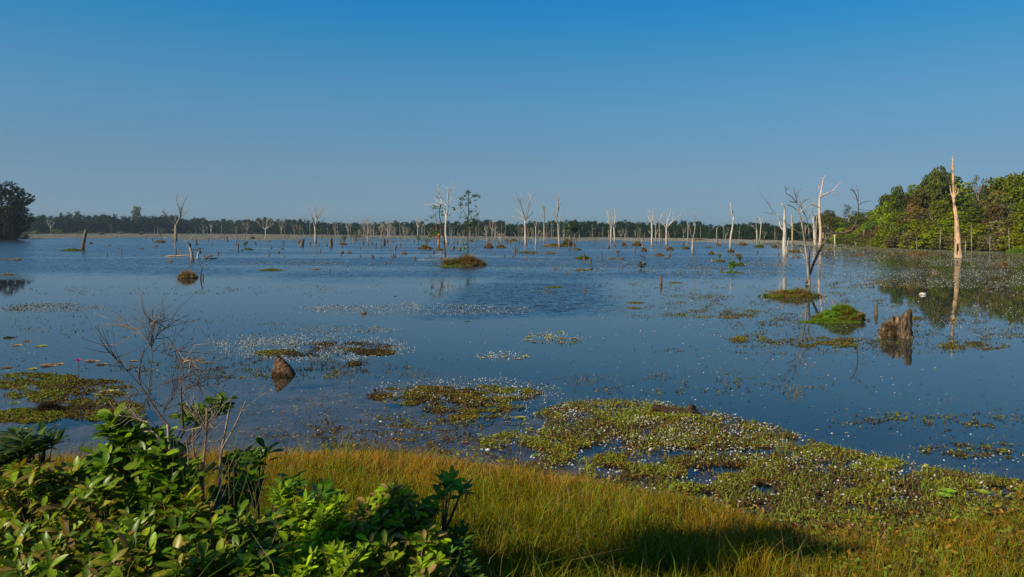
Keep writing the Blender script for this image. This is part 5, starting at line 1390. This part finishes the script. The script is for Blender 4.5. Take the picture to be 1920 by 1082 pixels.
dens = .16 + 1.0 * core(px, py) + .25 * np.clip(1 - np.abs(px - 1640) / 180, 0, 1) * np.clip(1 - np.abs(py - 868) / 30, 0, 1) - .12 * np.clip((py - 900) / 60, 0, 1)
edge = np.clip(1 - np.abs(py - np.interp(px, [1000, 1150, 1310, 1560, 1925], [772, 753, 770, 842, 905])) / 14, 0, 1)
k = FRS.rand(len(px)) < (dens + .35 * edge) * np.clip(3.2 * fbm(px / 34, py / 11, 61) - 1.05, 0.03, 1.2)
P = gnd_np(px[k], py[k]); P[:, 2] = np.maximum(hgt(P[:, 0], P[:, 1]), 0)
flowers(P, .0115, .05, .82)
for sh, n, thr in [(('e', 870, 735, 165, 24), 420, .45), (('e', 1000, 745, 60, 20), 60, 0), (('e', 1100, 790, 120, 30), 120, 0), (('e', 1750, 870, 190, 28), 150, .4), (('e', 940, 668, 48, 7), 70, 0), (('e', 1040, 632, 62, 13), 110, .4),
                   (('e', 1500, 790, 420, 70), 45, 0), (('e', 1600, 960, 320, 40), 110, 0), (('e', 700, 780, 240, 60), 70, 0)]:
    P = scatter(sh, n, 71, .8, thr); P[:, 2] = np.maximum(hgt(P[:, 0], P[:, 1]), 0); flowers(P, .015 if sh[2] < 700 else .011, .05, .8)
o = fm.build('white_flowers', M_FLOWER); tag(o, 'small white star flowers standing above the weed mat', kind='stuff')

# (d) debris and half drowned shoots in the near shallows
db = MB()
for sh, n, thr in [(('p', [(0, 660), (500, 700), (900, 700), (1060, 760), (900, 870), (480, 860), (250, 900), (0, 880)]), 4200, .42), (('p', [(560, 560), (1920, 660), (1920, 900), (1500, 810), (1300, 740), (600, 700)]), 900, .5),
                   (('p', [(0, 520), (1900, 540), (1900, 700), (0, 660)]), 900, .5), (('e', 700, 800, 260, 60), 2400, .45), (('e', 1700, 800, 260, 60), 500, .55)]:
    P = scatter(sh, n, 81, .5, thr, 2.0); m_ = len(P); P[:, 2] = np.maximum(hgt(P[:, 0], P[:, 1]), 0) + .007
    t = FRS.rand(m_, 1)
    c = np.where(t < .5, np.array([[.05, .035, .02]]), np.where(t < .8, np.array([[.20, .12, .05]]), np.array([[.34, .32, .10]]))) * (.6 + .8 * FRS.rand(m_, 1))
    a = FRS.rand(m_) * 6.28; Lh = (.010 + .03 * FRS.rand(m_) ** 2)[:, None] * (P[:, 1:2] / 16) ** .7
    u = np.stack([np.cos(a), np.sin(a), .15 * FRS.randn(m_)], 1) * Lh; v = np.stack([-np.sin(a), np.cos(a), .15 * FRS.randn(m_)], 1) * Lh * .35
    quads(db, P, u, v, c)
SHOOT = [('e', 1185, 712, 120, 9), ('e', 1090, 714, 30, 10), ('e', 640, 712, 30, 18), ('e', 780, 702, 30, 8), ('e', 1330, 700, 80, 8), ('e', 1490, 740, 18, 14), ('e', 830, 765, 80, 20), ('e', 100, 745, 110, 40), ('e', 730, 830, 200, 25), ('e', 1800, 790, 120, 40), ('e', 430, 790, 80, 50), ('e', 1040, 860, 90, 22)]
for sh in SHOOT:
    P = scatter(sh, 90, 91); m_ = len(P); P[:, 2] = -.01
    blades(db, P, .05 + .09 * FRS.rand(m_), np.full(m_, .007), .2 + .7 * FRS.rand(m_), FRS.rand(m_) * 6.28, np.where(FRS.rand(m_, 1) < .6, [[.10, .12, .035]], [[.22, .13, .05]]) * (.6 + .8 * FRS.rand(m_, 1)))
o = db.build('floating_debris', M_FLOAT); tag(o, 'leaf scraps, twigs and drowned shoots afloat in the shallows', kind='stuff')

# (e) lily pads, one by one
def lily_pad(name_mat, rs):
    n = 18; a = np.linspace(.18, 2 * np.pi - .18, n)
    V = [[0, 0, 0]]
    for r in (.5, 1.0):
        for x in a: V.append([math.cos(x) * r, math.sin(x) * r, .03 * math.sin(3 * x) * (r > .6) + (.03 if r > .6 else 0)])
    F = [[1 + c, 1 + c + 1, 1 + n + c + 1, 1 + n + c] for c in range(n - 1)]; T = [[0, 1 + c, 2 + c] for c in range(n - 1)]
    return V, F, T
pad_mesh = {}
def pad(px, py, r_px, colk, label, group):
    P0 = gnd(px, py); P0.z = max(float(hgt(P0.x, P0.y)), 0) + .008
    r = r_px * mpp(P0.y)
    if colk not in pad_mesh:
        V, F, T = lily_pad(None, rng); mb = MB()
        col = {'y': (.42, .40, .07), 'g': (.20, .30, .05), 'o': (.45, .26, .10), 'b': (.22, .12, .07)}[colk]
        mb.add(V, {4: F, 3: T}, np.array(col)); o = mb.build('lily_pad', M_FLOAT); pad_mesh[colk] = o
    else:
        o = pad_mesh[colk].copy(); COL.objects.link(o)
    o.location = P0; o.rotation_euler = (rng.randn() * .04, rng.randn() * .04, rng.rand() * 6.28); o.scale = (r * rng.uniform(.8, 1.1), r * rng.uniform(.8, 1.1), r)
    tag(o, label, 'lily pad', group)
PG = 'lily pads near the grassy shore'
PL = {'y': 'round yellow green lily pad lying near the grassy shore', 'g': 'green lily pad lying near the grassy shore', 'o': 'orange tinged lily pad lying near the grassy shore', 'b': 'brown lily pad lying near the grassy shore'}
for x, y, r, c in [(872, 747, 8, 'y'), (888, 750, 7, 'y'), (808, 759, 7, 'y'), (832, 763, 6, 'g'), (816, 763, 4, 'y'), (918, 825, 7, 'y'), (923, 831, 7, 'y'), (932, 817, 8, 'o'), (945, 827, 6, 'g'), (926, 840, 6, 'y'), (872, 830, 7, 'o'), (987, 821, 8, 'y'),
                   (1007, 820, 8, 'y'), (1028, 828, 8, 'g'), (1020, 822, 5, 'y'), (1053, 841, 10, 'y'), (1073, 843, 8, 'y'), (1007, 854, 8, 'g'), (1033, 855, 8, 'g'), (940, 864, 9, 'y'), (958, 868, 8, 'g'), (1092, 760, 8, 'y'), (1120, 757, 8, 'y'),
                   (1133, 763, 7, 'g'), (1106, 765, 6, 'y'), (992, 803, 6, 'o'), (938, 845, 5, 'o'), (900, 815, 4, 'y'), (1045, 835, 5, 'o'), (1200, 765, 6, 'g')]:
    pad(x, y, r, c, PL[c], PG)
pad(974, 783, 10, 'y', 'largest lily pad, lying alone left of the flowering mat', PG)
PL2 = {'y': 'yellowish lily pad floating among the left weed', 'g': 'green lily pad floating among the left weed', 'o': 'orange lily pad floating among the left weed', 'b': 'brown red lily pad floating among the left weed'}
for x, y, r, c in [(200, 735, 12, 'y'), (215, 733, 9, 'y'), (183, 740, 10, 'y'), (232, 738, 9, 'y'), (172, 731, 8, 'g'), (133, 753, 13, 'o'), (150, 757, 9, 'o'), (173, 677, 13, 'o'), (190, 683, 10, 'o'), (93, 685, 15, 'o'), (110, 683, 9, 'o'), (225, 679, 9, 'b'), (20, 632, 14, 'b'), (30, 648, 11, 'o'), (78, 649, 11, 'y'), (52, 641, 9, 'b'),
                   (12, 690, 10, 'b'), (60, 692, 10, 'y'), (238, 757, 8, 'g'), (230, 765, 7, 'y'), (60, 745, 8, 'y'), (28, 756, 9, 'g'), (120, 738, 7, 'g'), (250, 677, 8, 'o'), (200, 750, 8, 'b'), (100, 722, 9, 'b'), (45, 725, 8, 'g')]:
    pad(x, y, r, c, PL2[c], 'lily pads among the left weed')
PL3 = {'y': 'small yellow green lily pad in the flowery cluster of the calm centre water', 'o': 'small orange lily pad in the flowery cluster of the calm centre water'}
for q in range(26):
    a = FRS.rand() * 6.28; t = FRS.rand() ** .5
    x, y = (1040 + math.cos(a) * 60 * t, 634 + math.sin(a) * 12 * t) if q < 17 else (940 + math.cos(a) * 48 * t, 670 + math.sin(a) * 6 * t)
    c = 'y' if FRS.rand() < .7 else 'o'
    pad(x, y, 4.5 + 2 * FRS.rand(), c, PL3[c], 'lily pads of the calm centre water')

def lotus(px, py, stem, r, col, label, name, op=.55):
    P0 = gnd(px, py); k = mpp(P0.y); h = stem * k; r = r * k
    rt = empty(name, P0, label, 'flower')
    mb = MB(); tube(mb, [(0, 0, -.2), (.01, 0, h * .5), (0, 0, h)], [.006, .005, .005], (.10, .06, .04), 6, .02); mb.build('stem', M_FLOAT, rt)
    mb = MB()
    for ring, (n, el_, s_) in enumerate([(8, op, 1.0), (7, op + .35, .85), (5, op + .6, .65)]):
        a = np.arange(n) / n * 6.283 + ring * .4
        d = np.stack([np.cos(a) * math.cos(el_), np.sin(a) * math.cos(el_), np.full(n, math.sin(el_))], 1)
        nr = np.stack([-np.cos(a) * math.sin(el_), -np.sin(a) * math.sin(el_), np.full(n, math.cos(el_))], 1)
        leaves(mb, np.tile([[0, 0, h]], (n, 1)), d, nr, np.full(n, r * s_), np.full(n, r * s_ * .45), np.full(n, -.3), np.tile([col], (n, 1)), 'el')
    mb.build('petals', M_FLOWER, rt)
lotus(147, 702, 24, 7, (.62, .015, .24), 'magenta water lily standing on a stem in the left water', 'water_lily', .45)
lotus(126, 868, 15, 2.5, (.45, .03, .08), 'thin red bud on a stem left of the leafy shrubs', 'water_lily', 1.0)
lotus(913, 850, 3, 7, (.85, .85, .80), 'white water lily among pads near the grassy shore', 'water_lily')
lotus(904, 847, 2, 3.5, (.85, .85, .80), 'small white bud left beside the white water lily', 'water_lily', 1.0)
lotus(938, 861, 3, 3.5, (.85, .85, .80), 'white blossom behind the lowest yellow green pad', 'water_lily')
lotus(713, 812, 20, 4, (.8, .82, .85), 'single white blossom on a tall stem before the grass', 'water_lily', .3)

# ------------------------------------------------------------------ grass of the bank
def bank(n, seed, x0=-11, x1=14, ymin=2.6, over=.35):
    rs = np.random.RandomState(seed)
    x = rs.uniform(x0, x1, n); y = rs.uniform(ymin, 13.5, n)
    k = (y < yshore(x) + over * rs.rand(n) * (1 + .8 * (fbm(x * 1.5, y * 1.5, 6) - .5)))
    k &= np.abs(x) < y * .85 + 3.5
    return x[k], y[k], rs
gb = MB()
x, y, rs = bank(360000, 1)
n = len(x)
left = 1 - np.clip((x - .6) / 3.5, 0, 1)                     # tall golden stand on the left, shorter growth on the right
nz = fbm(x * .9, y * .9, 17); nz2 = fbm(x * 2.4, y * 2.4, 19)
tosh = yshore(x) - y
nz3 = fbm(x * 5.5, y * 5.5, 23)
h = (.10 + .17 * rs.rand(n)) * (.60 + .5 * left) * (.30 + .8 * nz2 + .65 * nz3) * np.clip(.40 + tosh * .7, .30, 1.15)
gold = np.clip(1.15 - .30 * tosh + 2.0 * (nz - .5) + 1.2 * (nz3 - .5) + .3 * rs.randn(n), 0, 1) * (.30 + .70 * left)
rust = np.clip((1 - .75 * left) * (.50 + 2.6 * (nz - .5) + 1.2 * (nz2 - .5)) + .25 * rs.randn(n), 0, 1)
gold, rust = gold[:, None], rust[:, None]
c = np.array([[.185, .19, .004]]) * (1 - gold) + np.array([[.46, .235, .030]]) * gold
c = c * (1 - rust * .75) + np.array([[.37, .215, .010]]) * rust * .7
c = c * (.35 + 1.1 * rs.rand(n, 1)) * (.7 + .6 * nz3[:, None])
P = np.stack([x, y, np.maximum(hgt(x, y), -.05) - .01], 1)
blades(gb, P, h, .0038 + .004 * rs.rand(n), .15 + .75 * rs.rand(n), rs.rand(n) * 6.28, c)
# longer pale straws
k = rs.rand(n) < .03
blades(gb, P[k], h[k] * 1.7 + .05, np.full(k.sum(), .003), .3 + .8 * rs.rand(k.sum()), rs.rand(k.sum()) * 6.28, np.array([[.42, .32, .12]]) * (.6 + .6 * rs.rand(k.sum(), 1)))
# broader green blades
k = (rs.rand(n) < .05) & (nz3 > .45)
blades(gb, P[k], h[k] * 1.45 + .05, np.full(k.sum(), .008), .3 + .7 * rs.rand(k.sum()), rs.rand(k.sum()) * 6.28, np.array([[.13, .22, .02]]) * (.6 + .8 * rs.rand(k.sum(), 1)))
# a ragged fringe standing in the shallows
nf = 26000; xf = rs.uniform(-7, 9, nf); off = rs.rand(nf) ** 2.2 * 1.5
kf = fbm(xf * 1.6, off * 2.5, 29) > .50 + .16 * off
xf, off = xf[kf], off[kf]; yf = yshore(xf) + off - .1; nf = len(xf)
Pf = np.stack([xf, yf, np.full(nf, -.02)], 1)
tf = rs.rand(nf, 1)
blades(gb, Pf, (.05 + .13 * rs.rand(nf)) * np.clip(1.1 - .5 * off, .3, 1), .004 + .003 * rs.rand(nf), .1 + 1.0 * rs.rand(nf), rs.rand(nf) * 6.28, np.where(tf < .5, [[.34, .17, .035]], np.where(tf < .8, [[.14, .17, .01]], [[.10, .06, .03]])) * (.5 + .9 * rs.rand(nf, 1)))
o = gb.build('grass', M_GRASS); tag(o, 'golden and green grass covering the near bank', kind='stuff')
# low broad leaved herbs between the grass
hb = MB()
x, y, rs = bank(60000, 2)
n = len(x); k = (fbm(x * 1.2, y * 1.2, 27) + .2 * np.clip((x - 1.5) / 3, 0, 1) > .50)
x, y = x[k], y[k]; n = len(x)
P = np.stack([x, y, np.maximum(hgt(x, y), 0) + .02 + .12 * rs.rand(n)], 1)
nr = rs.randn(n, 3) * .6 + np.array([0, -.3, 1]); nr /= np.linalg.norm(nr, axis=1, keepdims=True)
t = rs.rand(n, 1)
c = np.where(t < .5, [[.13, .17, .015]], np.where(t < .85, [[.25, .13, .02]], [[.10, .06, .02]])) * (.5 + .9 * rs.rand(n, 1))
L = .022 + .03 * rs.rand(n)
dd = np.cross(nr, rs.randn(n, 3)); dd /= np.linalg.norm(dd, axis=1, keepdims=True); s2 = np.cross(dd, nr)
quads(hb, P, dd * L[:, None] * .6, s2 * L[:, None] * .28, c)
o = hb.build('ground_herbs', M_FLOAT); tag(o, 'low leafy herbs growing through the bank grass', kind='stuff')
def tuft(px, py, h, n, col, label, z=None, spread=.06):
    P0 = gnd(px, py, .0); zz = max(float(hgt(P0.x, P0.y)), 0); P0 = gnd(px, py, zz)
    rs = np.random.RandomState(int(px)); mb = MB()
    P = np.stack([rs.randn(n) * spread, rs.randn(n) * spread, np.full(n, -.02)], 1)
    blades(mb, P, h * (.5 + .6 * rs.rand(n)), np.full(n, .007), .15 + .8 * rs.rand(n), rs.rand(n) * 6.28, np.array(col) * (.6 + .8 * rs.rand(n, 1)))
    o = mb.build('grass_tuft', M_GRASS); o.location = P0; tag(o, label, 'grass tuft', 'tall grass tufts by the near water')
tuft(1462, 852, .42, 26, (.22, .30, .05), 'tall thin pale green tuft rising from the weed mat')
tuft(1421, 838, .16, 30, (.16, .30, .02), 'short bright green tuft left of the tall pale one')
tuft(1735, 925, .32, 22, (.16, .26, .03), 'green tuft standing by the right water edge')
tuft(1380, 832, .12, 22, (.14, .26, .02), 'small green tuft in the middle of the weed mat')
tuft(955, 915, .30, 60, (.15, .24, .03), 'upright green tuft at the shore below the lily pads')
tuft(1300, 1050, .42, 40, (.16, .22, .03), 'long arching green tuft at the bottom centre')
tuft(1560, 1060, .36, 50, (.15, .24, .03), 'spreading green tuft at the bottom right')
tuft(1720, 1030, .40, 50, (.17, .24, .03), 'arching green tuft near the lower right corner')
tuft(1190, 1065, .36, 50, (.10, .18, .03), 'dark green tuft in the shaded grass')
for x_, y_, s_ in [(1770, 938, 5), (1843, 932, 5), (1778, 930, 4)]:
    P0 = gnd(x_, y_, 0); n = 9; mb = MB(); a = np.arange(n) / n * 6.28
    dd = np.stack([np.cos(a), np.sin(a), np.full(n, .5)], 1); nr = np.stack([-np.cos(a) * .4, -np.sin(a) * .4, np.ones(n)], 1)
    leaves(mb, np.zeros((n, 3)) + [0, 0, .05], dd, nr, np.full(n, .10), np.full(n, .07), np.full(n, .4), np.tile([[.30, .50, .04]], (n, 1)))
    o = mb.build('water_herb', M_LEAF2); o.location = P0 + Vector((0, 0, max(float(hgt(P0.x, P0.y)), 0)))
    tag(o, 'bright lime leafy rosette at the right water edge', 'water plant', 'lime rosettes at the right water edge')

# ------------------------------------------------------------------ leafy shrubs in the foreground
def shrub(name, label, clumps, base, dist, leafspec, cols, n_per, seed, mat, group='leafy shrubs in the foreground', shape='ob', stemcol=(.14, .10, .06), up=.55, whorl=8, nmain=7):
    """clumps: (px, py, dist, rpx, weight) ellipsoids in which leaf rosettes sit; stems run from the base to each rosette"""
    rs = np.random.RandomState(seed)
    bpt = at_y(base, 1000, dist); z0 = float(hgt(bpt.x, dist)); B = Vector((bpt.x, dist, z0))
    rt = empty(name, B, label, 'shrub', group)
    Bn = np.array(B)
    lm = MB(); sm = MB()
    L0, L1, wr, curl = leafspec
    main = []
    for q in range(nmain):
        c = clumps[rs.randint(len(clumps))]; T = np.array(at_y(c[0], c[1], c[2]))
        b = Bn + np.array([rs.randn() * .12, rs.randn() * .12, -.05])
        mid = b * .45 + T * .55 + rs.randn(3) * .05; mid[2] = b[2] + (T[2] - b[2]) * .5
        tube(sm, [b, mid, T], [.012, .009, .005], stemcol, 6, .1); main.append(mid)
    main = np.array(main)
    ps = []; ds = []; ns_ = []; Ls = []; cs = []
    for (cx, cy, cd, rp, wt) in clumps:
        r = rp * mpp(cd); cnt_ = max(1, int(n_per * wt))
        for q in range(cnt_):
            v = rs.randn(3); v /= np.linalg.norm(v); v *= rs.rand() ** .4
            C = np.array(at_y(cx, cy, cd)) + v * np.array([r, max(r * .9, .15), r * .8])
            gz_ = float(hgt(C[0], C[1])); C[2] = max(C[2], gz_ + .08)
            j = np.argmin(((main - C) ** 2).sum(1) + (main[:, 2] > C[2]) * 1.0)
            s0 = main[j]; md = s0 * .4 + C * .6; md[2] -= .03
            tube(sm, [s0, md, C], [.006, .0045, .003], stemcol, 5, .08)
            ax = (C - md); ax /= np.linalg.norm(ax) + 1e-9; ax = ax * .4 + np.array([rs.randn() * .15 - .1, rs.randn() * .15 - .12, up]); ax /= np.linalg.norm(ax)
            nl = rs.randint(whorl - 3, whorl + 3); a = np.arange(nl) * 2.4 + rs.rand() * 6
            s1 = np.cross(ax, [.3, .9, .1]); s1 /= np.linalg.norm(s1); s2 = np.cross(ax, s1)
            el_ = rs.uniform(.15, .95, nl)
            rad = np.cos(a)[:, None] * s1 + np.sin(a)[:, None] * s2
            d = rad * np.cos(el_)[:, None] + ax * np.sin(el_)[:, None]
            nr = -rad * np.sin(el_)[:, None] + ax * np.cos(el_)[:, None] + rs.randn(nl, 3) * .12
            back = rs.uniform(0, .05, nl)
            ps.append(C - ax * back[:, None]); ds.append(d); ns_.append(nr); Ls.append(rs.uniform(L0, L1, nl))
            ci = np.array(cols)[rs.choice(len(cols), nl, p=None)]
            cs.append(ci * (.7 + .6 * rs.rand()) * (.75 + .5 * rs.rand(nl, 1)))
    p = np.concatenate(ps); d = np.concatenate(ds); nr = np.concatenate(ns_); L = np.concatenate(Ls); c = np.concatenate(cs)
    leaves(lm, p, d, nr, L, L * wr * (.8 + .4 * rs.rand(len(L))), curl * (.4 + 1.2 * rs.rand(len(L))), c, shape)
    sm.build('stem', M_BARK, rt, B, smooth=True); lm.build('foliage', mat, rt, B)
    return rt
DKG = [(.075, .15, .005), (.05, .11, .005), (.11, .19, .005)]
MDG = [(.14, .22, .006), (.08, .14, .006), (.20, .27, .008), (.11, .18, .006), (.20, .14, .03), (.24, .22, .02)]
BTG = [(.22, .34, .006), (.15, .26, .006), (.28, .38, .01), (.17, .24, .01)]
OLG = [(.18, .22, .015), (.24, .20, .04), (.13, .19, .01), (.28, .19, .06), (.16, .25, .01)]
shrub('leafy_shrub', 'dark glossy broad leaved shrub below the dead twigs', [(235, 820, 5.3, 42, .8), (215, 785, 5.3, 18, .25), (290, 850, 5.2, 55, 1.2), (340, 890, 5.1, 40, .8), (200, 880, 5.2, 60, .9), (268, 930, 5.0, 60, 1), (380, 780, 5.4, 26, .35), (408, 757, 5.4, 12, .16)],
      300, 5.4, (.08, .15, .40, .35), DKG + [(.16, .24, .01)], 24, 3, M_LEAF)
shrub('leafy_shrub', 'dark slim shrub with drooping leaves right of the dead stems', [(440, 870, 5.5, 18, .35), (490, 850, 5.5, 16, .3), (455, 905, 5.4, 24, .4), (545, 915, 5.3, 20, .3), (600, 925, 5.2, 14, .3), (430, 950, 5.2, 36, .6)],
      450, 5.4, (.09, .15, .42, .5), DKG, 17, 5, M_LEAF)
shrub('leafy_shrub', 'narrow leaved dark shrub at the left frame edge', [(20, 850, 5.2, 26, .6), (60, 835, 5.2, 20, .5), (85, 830, 5.2, 12, .3), (0, 880, 5.2, 36, .6), (40, 820, 5.3, 14, .3)], 10, 5.2, (.10, .17, .26, .3), [(.035, .07, .012), (.05, .09, .015), (.08, .11, .03)], 16, 6, M_LEAF, shape='el', whorl=11)
shrub('leafy_shrub', 'mixed green and brownish shrub filling the lower left corner', [(60, 930, 4.9, 70, 1), (150, 960, 4.8, 70, 1), (30, 1010, 4.6, 70, 1), (130, 1040, 4.5, 70, 1), (230, 1010, 4.6, 60, .9), (70, 1080, 4.3, 60, .7), (220, 1080, 4.3, 60, .7), (50, 890, 5.0, 30, .5), (110, 905, 5.0, 30, .5)],
      110, 4.9, (.055, .14, .32, .45), MDG, 36, 7, M_LEAF, shape='el')
shrub('leafy_shrub', 'mid green shrub at the bottom left of centre', [(330, 980, 4.8, 60, 1), (420, 1010, 4.7, 60, 1), (350, 1060, 4.4, 60, 1), (460, 1065, 4.4, 60, .9), (520, 1000, 4.8, 40, .6), (290, 1030, 4.5, 50, .7)],
      390, 4.9, (.06, .145, .34, .4), MDG + DKG, 34, 8, M_LEAF)
shrub('leafy_shrub', 'bright green narrow leaved shrub at the bottom centre left', [(570, 970, 5.0, 40, 1), (600, 1010, 4.8, 50, 1.2), (560, 1060, 4.5, 50, 1.1), (640, 1060, 4.5, 40, .9), (530, 930, 5.1, 18, .3), (620, 960, 5.0, 30, .6)],
      590, 4.9, (.05, .11, .28, .3), BTG, 52, 9, M_LEAF2, shape='el', whorl=10)
shrub('leafy_shrub', 'leafy shrub with an upright shoot and tinted leaves right of the bright one', [(745, 935, 5.2, 34, .8), (700, 945, 5.2, 30, .6), (720, 990, 5.0, 50, 1.2), (790, 960, 5.1, 30, .6), (700, 1050, 4.7, 55, 1.2), (790, 1020, 4.9, 40, .8), (800, 1070, 4.7, 40, .7), (660, 1000, 4.9, 30, .5)],
      740, 5.1, (.055, .11, .40, .3), OLG + BTG, 36, 10, M_LEAF2)
shrub('leafy_shrub', 'small light green shoot topping the tinted leaved shrub', [(848, 893, 5.3, 5, .4), (835, 915, 5.25, 14, .6), (870, 908, 5.3, 10, .5)], 800, 5.2, (.08, .14, .36, .25), [(.13, .24, .015), (.08, .15, .012)], 5, 12, M_LEAF2, shape='el', whorl=7, nmain=1)
shrub('leafy_shrub', 'low dim green shrub at the edge of the shaded grass', [(860, 1010, 5.1, 26, .8), (850, 1050, 4.9, 34, 1), (880, 1075, 4.8, 24, .6)], 855, 5.0, (.05, .09, .34, .3), [(.07, .15, .012), (.05, .11, .012)], 22, 13, M_LEAF2, shape='el')

# dead shrubs: bare forked stems rising out of the leaves
def dead_shrub(label, limbs, view, dist, col, seed, fine):
    k = VIEW[view][2]; rs = np.random.RandomState(seed)
    bx, by = v2s(view, *limbs[0][2][0])
    B = at_y(bx, by, dist); B.z = float(hgt(B.x, dist))
    rt = empty('dead_shrub', B, label, 'shrub', None)
    D = {}
    for q, li in enumerate(limbs):
        ra, rb, pts = li[0], li[1], li[2]; c = li[3] if len(li) > 3 else col
        near = min(D.items(), key=lambda e: (e[0][0] - pts[0][0]) ** 2 + (e[0][1] - pts[0][1]) ** 2)[1] if D else 0.0
        sl = rs.uniform(-.4, .4) if q else 0; acc = 0; W3 = []
        for i_, p in enumerate(pts):
            if i_: acc += math.hypot(p[0] - pts[i_ - 1][0], p[1] - pts[i_ - 1][1]) / k * mpp(dist)
            dy = near + sl * acc; D[(p[0], p[1])] = dy
            W3.append(at_y(*v2s(view, *p), dist + dy))
        rad = [(ra + (rb - ra) * j / (len(pts) - 1)) / k * mpp(dist) for j in range(len(pts))]
        mb = MB(); tube(mb, W3, rad, c, 7 if ra > 4 else 5, .08)
        if fine: twigs(mb, W3, .0026, c, fine if ra < 6 else 2, .22, seed + q * 3)
        mb.build('stem' if ra > 5 else 'twig', M_BARK, rt, B, smooth=True)
    return rt
STM = (.34, .26, .18); TWG = (.10, .072, .052)
dead_shrub('grey dead shrub with a tangle of bare twigs over the left water', [
  [11, 7, [(395, 1150), (390, 1000), (378, 880), (352, 760), (345, 650)], STM], [8, 5, [(372, 850), (335, 790), (285, 710), (255, 685), (205, 692)], STM],
  [6, 3, [(345, 650), (290, 590), (230, 490), (185, 420), (180, 350), (205, 250), (212, 222)], TWG], [3, 2, [(232, 470), (250, 350), (260, 235), (232, 170), (250, 85), (302, 40)], (.2, .16, .12)],
  [2.5, 1.5, [(248, 215), (262, 130), (272, 85), (235, 62)], (.2, .16, .12)], [2.5, 1.5, [(252, 215), (285, 140), (357, 90)], TWG], [2, 1, [(235, 190), (200, 140), (160, 110), (100, 97)], (.25, .17, .1)],
  [3, 1.5, [(260, 240), (310, 185), (360, 190), (400, 240), (430, 330), (440, 430), (445, 560)], TWG], [6, 4, [(435, 700), (424, 560), (418, 400)], TWG], [2, 1, [(200, 440), (130, 360), (60, 290), (20, 245)], TWG],
  [2, 1, [(240, 465), (330, 410), (440, 390)], TWG], [2.5, 1, [(405, 290), (470, 320), (490, 360), (545, 470)], TWG], [2.5, 1, [(430, 300), (470, 283), (545, 305)], (.35, .24, .15)], [2, 1, [(240, 640), (150, 605), (60, 600)], STM],
  [2, 1, [(280, 560), (260, 480), (180, 455), (60, 540)], TWG], [2, 1, [(230, 490), (200, 560), (235, 640)], TWG], [2, 1, [(300, 600), (360, 520), (400, 430)], TWG], [2, 1, [(440, 450), (520, 430), (640, 425)], TWG], [2, 1, [(300, 240), (360, 260), (440, 300)], TWG]], 'I', 5.2, TWG, 3, 14)
dead_shrub('pale dead stems with a shaggy frayed top among the leaves', [
  [9, 6, [(545, 1120), (540, 950), (550, 820), (562, 700), (565, 560)], (.30, .20, .13)], [6, 4, [(470, 1100), (455, 920), (465, 830), (448, 740)], STM], [5, 3, [(530, 1000), (505, 860), (478, 740)], STM],
  [3, 1.5, [(560, 720), (590, 650), (600, 610)], STM], [2.5, 1.5, [(555, 690), (520, 640), (500, 600)], STM]], 'I', 5.15, (.36, .27, .18), 5, 22)
dead_shrub('pale forked dead stem standing right of the shaggy stems', [
  [8, 5, [(640, 1100), (638, 950), (645, 800), (668, 690), (703, 505)], STM], [6, 3, [(652, 785), (700, 700), (745, 610), (788, 508)], STM], [2.5, 1, [(760, 580), (820, 525), (895, 470)], (.35, .27, .19)], [1.5, 1, [(862, 490), (868, 462)], STM]], 'I', 5.2, STM, 7, 0)
# climbing vine sprays and long grass stalks in the shrubs
mb = MB(); B = at_y(440, 1040, 5.0)
for q in range(26):
    x0 = FRS.uniform(300, 520); a = at_y(x0, FRS.uniform(990, 1060), 5.0 + FRS.uniform(-.2, .2)); s_ = FRS.uniform(-110, 110)
    b = at_y(x0 + s_ * .5, FRS.uniform(880, 940), 5.0); c_ = at_y(x0 + s_, FRS.uniform(760, 900), 4.95)
    tube(mb, [a, b, c_], [.0028, .0022, .001], [(.12, .2, .03), (.3, .24, .13), (.25, .2, .1)][q % 3], 4, .02)
o = mb.build('grass_stalks', M_GRASS, None, B); tag(o, 'long thin stalks criss crossing the shrubs', 'grass stalks')
# tree behind the camera on the left whose shade falls across the bank
kk_ = place_tree(9, -9.95, -1.4, 8.0, 1.1, 'green tree standing behind the viewer to the left', None)

# ------------------------------------------------------------------ air
hz = bpy.data.meshes.new('haze')
X_, Z0, Z1 = 1490.0, -3.5, 42.0
hv = [(sx * X_, sy * X_, z) for z in (Z0, Z1) for sx, sy in ((-1, -1), (1, -1), (1, 1), (-1, 1))]
hz.from_pydata(hv, [], [(3, 2, 1, 0), (4, 5, 6, 7), (0, 1, 5, 4), (1, 2, 6, 5), (2, 3, 7, 6), (3, 0, 4, 7)])
ho = bpy.data.objects.new('haze', hz); COL.objects.link(ho); tag(ho, 'thin blue haze over the lake', kind='stuff')
hm_, n_, l_ = new_mat('haze_air'); out = n_.new('ShaderNodeOutputMaterial'); vp = n_.new('ShaderNodeVolumePrincipled')
vp.inputs['Color'].default_value = (.62, .80, 1.0, 1); vp.inputs['Density'].default_value = .00017; vp.inputs['Anisotropy'].default_value = 0.3
l_.new(vp.outputs[0], out.inputs['Volume']); hz.materials.append(hm_)
